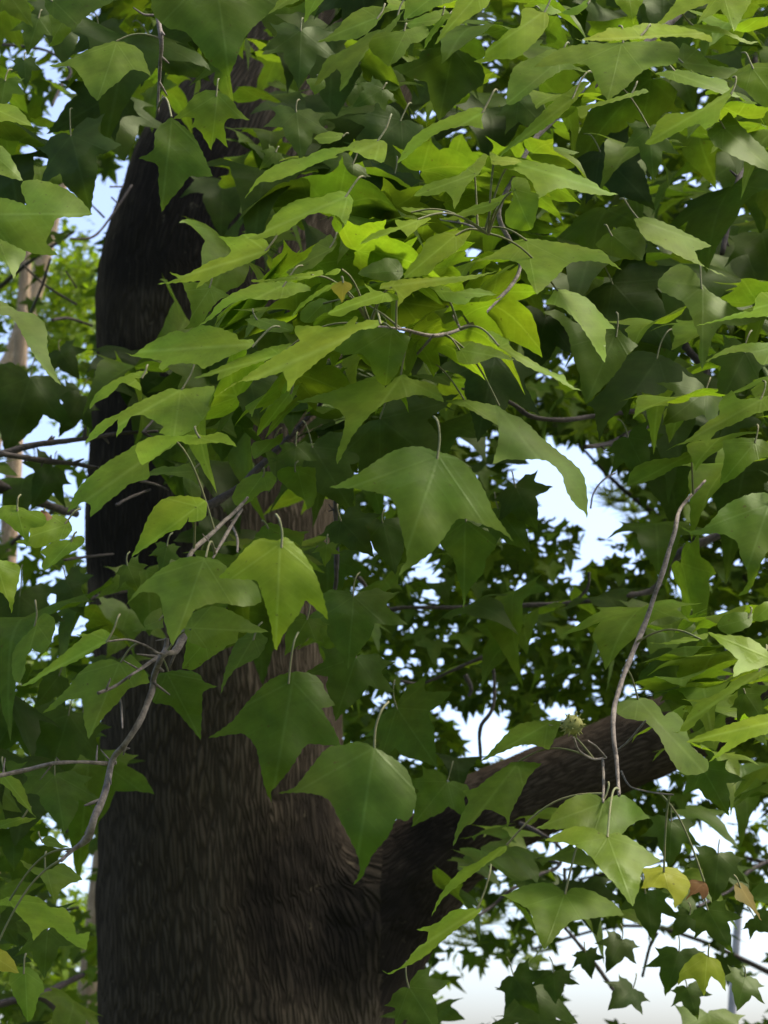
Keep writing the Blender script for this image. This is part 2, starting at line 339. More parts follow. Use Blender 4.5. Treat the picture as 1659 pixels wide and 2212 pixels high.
# ---------------------------------------------------------------- branches and twigs: (material, depth, [(tile,x,y,radius in picture units)...])
BR = []
def twig(m, d0, d1, s, sub=()):
    BR.append((m, d0, d1, s, sub))
def parse(s):
    out = []
    for tok in s.split():
        t, x, y, r = tok.replace(':', ',').split(',')
        out.append((*px(t, float(x), float(y)), float(r)))
    return out
BRANCHES = [  # material, near depth, far depth, list of strands
 (TWIG, 1.75, 1.75, ["A:1005,-300,6 A:1012,0,6 A:1035,130,5.5 A:1055,280,5 A:1040,500,3.4 A:1030,740,3", "A:1015,100,3 A:940,95,2.5 A:870,50,1.5"]),
 (TWIG, 1.55, 2.1, ["E:760,470,2.5 E:960,490,3.4 E:1170,535,4.5 E:1350,490,4.5 E:1500,390,4.5 F:80,90,4.5 C:-60,1400,5 C:60,1130,5.5 C:200,880,6 C:560,560,7 C:1000,200,9 C:1500,-300,11",
                    "E:1170,535,3 E:1060,660,2.6 E:960,780,2.2", "E:1350,490,3 E:1260,340,2 E:1150,250,1.6", "B:1530,1530,3 B:1400,1470,2.4 B:1250,1440,1.8 B:1160,1425,1.4"]),
 (TWIG, 1.85, 1.5, ["F:1290,1480,2.5 I:1130,0,4 I:1090,150,5 I:1010,420,5.5 I:900,740,5.5 I:790,1010,5.5 I:700,1280,5.5 I:690,1500,5 I:710,1659,4.6 L:725,220,4", "I:700,1590,2 I:780,1530,2.2 I:900,1390,2", "I:640,1630,2.6 I:560,1640,2.6 I:470,1590,2.4 I:430,1500,2",
                   "I:640,1630,2.2 I:580,1560,2 I:520,1520,1.6", "I:620,1650,3 L:625,110,3 L:622,265,2.4", "L:740,60,2.4 L:800,160,2 L:950,200,1.8 L:1080,215,1.5"]),
 (TWIG, 1.6, 1.5, ["E:-40,1590,3 G:1560,0,4.5 G:1400,150,4.5 G:1240,310,5 G:1232,500,3.5", "G:1235,700,8 G:1215,790,9 G:1150,930,7 G:1070,960,6.5 G:1010,1090,6 G:990,1200,6.5 G:920,1380,7 G:820,1540,6.5 G:740,1640,6.5 J:690,180,7 J:620,360,8 J:570,500,9 J:480,570,5 J:400,645,4",
                   "G:1090,850,5 G:1070,940,5 G:950,1030,4 G:860,1090,3 G:760,1160,3 G:640,1210,4", "G:760,1160,2.5 G:790,1280,2.5 G:800,1440,1.6", "G:1580,10,3.5 G:1480,170,3.5 G:1390,330,2.6", "G:1520,120,2.5 G:1550,200,2.5 G:1550,290,2.2",
                   "J:760,5,4 J:680,8,4.5 J:520,0,4 J:350,10,4.5 J:200,45,5 J:60,75,5 J:-150,120,6", "G:1020,940,2.4 G:940,895,2.4 G:830,860,2.2 G:700,872,2"]),
 (DTWIG, 2.6, 2.8, ["D:-300,1350,9 D:0,1305,8 D:240,1245,6.5 D:560,1205,5 D:800,1170,4 D:1030,1160,3", "D:0,1305,6 D:300,1350,6 D:480,1370,5 D:640,1400,4", "D:930,1165,2.5 D:980,1110,2 D:1020,1060,1.5",
                   "D:760,1640,3 D:850,1590,3 D:980,1540,2.4", "D:900,1480,3 D:1000,1500,2.6 D:1100,1540,2"]),
 (DTWIG, 3.0, 3.2, ["D:-300,1400,14 D:0,1520,14 D:150,1580,12 D:330,1650,10 G:500,40,8", "G:550,600,3 G:650,575,3 G:780,550,3 G:920,530,2.4", "G:420,340,2.6 G:560,320,3 G:740,300,2"]),
 (DTWIG, 2.4, 2.5, ["E:-400,1700,8 E:-150,1560,8 E:0,1430,8 E:200,1230,7 E:380,1040,5 E:520,880,4", "H:530,-150,4 H:535,40,5 H:540,340,5 H:530,520,4 H:480,660,3"]),
 (DTWIG, 3.4, 3.4, ["H:330,230,5 H:430,270,5 H:555,365,5.5 H:690,460,5 H:760,560,4.5 H:860,660,5 H:1000,650,4 H:1300,650,4.5 I:0,640,5 I:300,630,5.5 I:600,600,6 I:780,570,6 I:950,530,7 I:1090,330,9 I:1250,230,10 I:1700,60,12",
                   "H:960,1130,3 H:1100,1145,3.5 H:1300,1060,3.5 H:1480,980,4 H:1659,900,4", "I:530,420,3 I:520,520,3 I:440,610,3", "H:1380,1090,5 H:1420,1180,4 H:1400,1230,3", "H:1470,980,4 H:1560,1040,3.5 H:1560,1300,4 H:1480,1440,4 H:1480,1659,4"]),
 (DTWIG, 2.6, 2.8, ["F:-300,880,3 F:0,965,4.5 F:150,1060,5 F:350,1085,5 F:550,1060,5 F:800,1030,5.5 F:1050,1005,6 F:1300,800,7 F:1160,600,9 F:1130,380,10 F:1150,0,10", "F:500,1260,5 F:650,1240,5 F:800,1170,5.5 F:1000,1080,6", "F:540,1659,2 F:560,1560,2 F:620,1480,2 F:700,1430,2", "C:1400,1659,6 C:1500,1200,7 C:1600,980,7 C:1700,600,8"]),
 (DTWIG, 3.6, 3.8, ["L:370,1080,3 L:480,1210,4 L:570,1320,4.5 L:640,1420,4.5 L:700,1500,4", "L:970,1120,4 L:920,1230,3.5 L:880,1400,3", "K:1440,1020,3 K:1560,940,3.5 L:0,850,3.6 L:90,800,3.6 L:200,740,3.6 L:330,680,4 L:340,560,3 L:200,460,4 L:80,400,5",
                    "L:370,700,3.6 L:372,860,3", "L:330,660,3.5 L:200,620,3.5 L:0,600,3.5", "L:1240,945,3 L:1350,890,3 L:1460,835,3 L:1600,700,4 L:1900,560,5"]),
 (DTWIG, 4.0, 4.2, ["J:250,1530,8 J:400,1460,7 J:540,1390,6", "J:-200,1620,8 J:0,1580,8 J:250,1530,8 J:350,1600,8 J:460,1680,9", "J:40,1210,5 J:110,1140,5 J:180,1070,4", "J:430,450,5 J:500,330,5 J:560,200,5 J:580,60,5",
                    "D:330,30,2.5 D:270,220,3 D:200,380,2.5", "D:150,70,2 D:290,200,2.5 D:500,330,2.8", "A:560,1300,1.8 A:680,1420,2.2", "A:460,1560,2.2 A:600,1550,2.6 A:700,1450,2.6 A:860,1210,2.6", "A:720,1220,1.8 A:800,1220,2", "A:730,1290,1.8 A:770,1330,1.8", "D:430,110,1.8 D:500,220,2",
                    "D:340,430,3.4 D:450,420,3.4 D:600,470,3", "A:340,690,3 A:400,560,3 A:460,460,3 A:300,330,3 A:0,290,3.4"]),
]
branch_objs, branch_pts, SPL = [], [], []
def split_strands(strands):
    prs = [parse(s) for s in strands]; groups = []
    for i, p in enumerate(prs):
        hit = [g for g in groups if any(math.hypot(a[0] - b[0], a[1] - b[1]) < 16 for j in g for a in prs[j] for b in p)]
        new = [i] + [j for g in hit for j in g]; groups = [g for g in groups if g not in hit] + [new]
    return [[strands[j] for j in sorted(g)] for g in groups]
BRANCHES = [(m, a, b, g) for m, a, b, st in BRANCHES for g in split_strands(st)]
for m, d0, d1, strands in BRANCHES:
    mb = MB(); pts = []
    for s in strands:
        pr = parse(s); n = len(pr)
        P, R = [], []
        for i, (x, y, r) in enumerate(pr):
            t = i / max(n - 1, 1); d = d0 + (d1 - d0) * t + (.015 * math.sin(i * 1.7) if n > 3 else 0)
            P.append(at(x, y, d)); R.append(r * K * d); pts.append((x, y, d))
        V, F, UV = sweep(P, R, 8, lump=.35, lumpf=30, sub=7, seed=len(branch_objs) * 3.1)
        mb.add(V, F)
        for a, b in zip(P[:-1], P[1:]):
            for k in range(6): SPL.append(tuple(a.lerp(b, k / 6)))
            if d0 < 3 and n > 2 and pr[0][2] > 3.2:          # spurs and buds at the nodes
                L_ = (b - a).length
                for k in range(max(1, int(L_ / .022))):
                    t_ = random.random(); c_ = a.lerp(b, t_); v_ = ((b - a).normalized() + Vector((random.gauss(0, 1), random.gauss(0, 1), random.gauss(0, 1)))).normalized()
                    r_ = R[0] * random.uniform(.3, .5); ln_ = random.uniform(.006, .022)
                    V, F, _u = sweep([c_, c_ + v_ * ln_ * .6, c_ + v_ * ln_], [r_ * 1.3, r_, r_ * .5], 6, sub=2); mb.add(V, F)
    o = link('branch', mb.mesh('branch'), m, tree)
    branch_objs.append(o); branch_pts.append(pts)

# ---------------------------------------------------------------- leaf blades
TONES = np.array([[0, .019, .035, .006], [.2, .045, .077, .010], [.4, .082, .125, .013], [.6, .108, .168, .014], [.8, .148, .212, .016], [1.0, .26, .23, .03]])  # leaf greens to yellow; the lowest tones also carry deep shade as colour
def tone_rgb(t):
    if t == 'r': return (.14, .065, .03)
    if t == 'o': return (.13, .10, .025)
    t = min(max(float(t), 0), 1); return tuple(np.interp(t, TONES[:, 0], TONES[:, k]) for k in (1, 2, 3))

def smooth_outline(pts, step=7.5, tooth=1.4):
    n = len(pts); P = [Vector(p) for p in pts]; out = []
    sharp = []
    for i in range(n):
        a = (P[i - 1] - P[i]).normalized(); b = (P[(i + 1) % n] - P[i]).normalized()
        sharp.append(a.dot(b) > math.cos(math.radians(104)))
    k = 0
    for i in range(n):
        p0, p1, p2, p3 = P[i - 1], P[i], P[(i + 1) % n], P[(i + 2) % n]
        L = (p2 - p1).length
        if L < 1e-6: continue
        m1 = (p2 - p1) if sharp[i] else (p2 - p0) * .5
        m2 = (p2 - p1) if sharp[(i + 1) % n] else (p3 - p1) * .5
        if m1.length > 1.3 * L: m1 = m1.normalized() * 1.3 * L
        if m2.length > 1.3 * L: m2 = m2.normalized() * 1.3 * L
        q = max(2, int(L / step))
        for j in range(q):
            t = j / q
            h = (2 * t ** 3 - 3 * t ** 2 + 1) * p1 + (t ** 3 - 2 * t ** 2 + t) * m1 + (-2 * t ** 3 + 3 * t ** 2) * p2 + (t ** 3 - t ** 2) * m2
            if j:
                nr = (p2 - p1).normalized(); nr = Vector((nr.y, -nr.x))
                k += 1; h = h + nr * (tooth if k % 2 else -tooth * .4)
            out.append(h)
    return out

def inside(p, poly):
    x, y = p; r = False; j = len(poly) - 1
    for i in range(len(poly)):
        a, b = poly[i], poly[j]
        if (a[1] > y) != (b[1] > y) and x < (b[0] - a[0]) * (y - a[1]) / (b[1] - a[1]) + a[0]: r = not r
        j = i
    return r
def area(p):
    return abs(sum(p[i - 1][0] * p[i][1] - p[i][0] * p[i - 1][1] for i in range(len(p)))) / 2

SP = np.array(SPL)
def build_leaf(pts, tone, d, base=None, tip=None, seed=0, slope=None):
    rnd = random.Random(seed)
    A = np.array(pts); c = A.mean(0)
    ol = smooth_outline(pts)
    O = np.array([tuple(v) for v in ol]); c = O.mean(0)
    cov = np.cov((O - c).T); w, ev = np.linalg.eigh(cov)
    ratio = math.sqrt(max(w[0], 1) / w[1]); mn = ev[:, 0]         # picture coords, y down
    up = np.array([mn[0], -mn[1]]); up = up if up[1] >= 0 else -up
    fore = min(1, ratio / .72); s = min(math.sqrt(1 / fore ** 2 - 1), 1.9)
    g = up * s + np.array([rnd.uniform(-.22, .22), .38 + rnd.uniform(-.1, .2)])
    if slope is not None: g = np.array(slope)
    if tip is None:
        tip = A[np.argmax(((A - c) ** 2).sum(1) + 40 * (A[:, 1] - c[1]))]
    tip = np.array(tip, float)
    if base is None:
        q = c + (c - tip) * .75; base = O[np.argmin(((O - q) ** 2).sum(1))] * .8 + c * .2
    base = np.array(base, float)
    ax = tip - base; L = math.hypot(*ax) or 1; ax /= L; nx = np.array([-ax[1], ax[0]])
    # interior points
    x0, y0 = O.min(0); x1, y1 = O.max(0)
    st = max(9.0, math.sqrt(area(pts)) / 11)
    inner = []
    y = y0 + st * .5; r = 0
    poly = [tuple(v) for v in O]
    while y < y1:
        x = x0 + (st * .5 if r % 2 else 0)
        while x < x1:
            q = (x + rnd.uniform(-1, 1), y + rnd.uniform(-1, 1))
            if inside(q, poly) and min((q[0] - v[0]) ** 2 + (q[1] - v[1]) ** 2 for v in poly) > (st * .45) ** 2: inner.append(q)
            x += st
        y += st * .87; r += 1
    vs = [Vector(v) for v in poly] + [Vector(v) for v in inner]
    n = len(poly)
    res = delaunay_2d_cdt(vs, [(i, (i + 1) % n) for i in range(n)], [], 1, 1e-4)
    X = np.array([tuple(v) for v in res[0]]); F = [tuple(f) for f in res[2]]
    rel = X - base
    u = rel @ ax / L; v = rel @ nx / L
    m = K * d
    gx, gy = (X[:, 0] - c[0]) * m, (c[1] - X[:, 1]) * m
    size = L * m
    dd = d + g[0] * gx + g[1] * gy
    uu = np.clip(u, -.3, 1.1)
    dd += -.16 * size * (1 - (2 * uu - 1) ** 2) * rnd.uniform(.5, 1.2)         # arched along the midrib
    dd += rnd.uniform(.10, .26) * size * np.sqrt(v ** 2 + .002)                     # folded a little at the midrib
    k = rnd.uniform(0, 50)
    fr = 3.0 / max(L, 60)
    dd += np.array([noise.noise(Vector((p[0] * fr + k, p[1] * fr, k))) for p in X]) * .07 * size
    dd += np.sin(v * 16 + u * 11 + k) * .008 * size
    W3 = at_np(X[:, 0], X[:, 1], dd)
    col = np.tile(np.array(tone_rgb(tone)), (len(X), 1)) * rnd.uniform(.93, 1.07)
    if tone in ('r', 'o'): pass
    UV = np.stack([u, v], 1)
    mats = [0] * len(F)
    # petiole, leaving the base away from the tip and rising
    bi = int(np.argmin(((X - base) ** 2).sum(1))); b3 = Vector(W3[bi])
    back = (CR * (-ax[0]) + CU * (ax[1])) * .5 + CU * .6 + CF * .45
    back.normalize(); Lp = size * rnd.uniform(.3, .55)
    side = CR * rnd.uniform(-.25, .25)
    q3 = np.array(b3); dist = np.linalg.norm(SP - q3, axis=1); j = int(dist.argmin())
    if .02 < dist[j] < .10:
        t3 = Vector(SP[j]); mdl = (b3 + t3) * .5 + Vector((0, 0, .16 * dist[j])); back = None
        P = [b3, b3.lerp(mdl, .5) + Vector((0, 0, .04 * dist[j])), mdl, mdl.lerp(t3, .5) + Vector((0, 0, .03 * dist[j])), t3]
    else: P = [b3 - back * .02 * size, b3 + back * Lp * .35, b3 + (back + side * .6).normalized() * Lp * .7, b3 + (back + side + CF * .3 - CU * .1).normalized() * Lp]
    V2, F2, _ = sweep(P, [.0010, .0009, .0009, .0010, .0013][:len(P)], 5, sub=3, close=False)
    o = len(W3); W3 = np.vstack([W3, np.array([tuple(q) for q in V2])])
    F += [tuple(i + o for i in f) for f in F2]; mats += [1] * len(F2)
    UV = np.vstack([UV, np.zeros((len(V2), 2))]); col = np.vstack([col, np.tile((.09, .09, .03), (len(V2), 1))])
    return W3, F, UV, col, mats

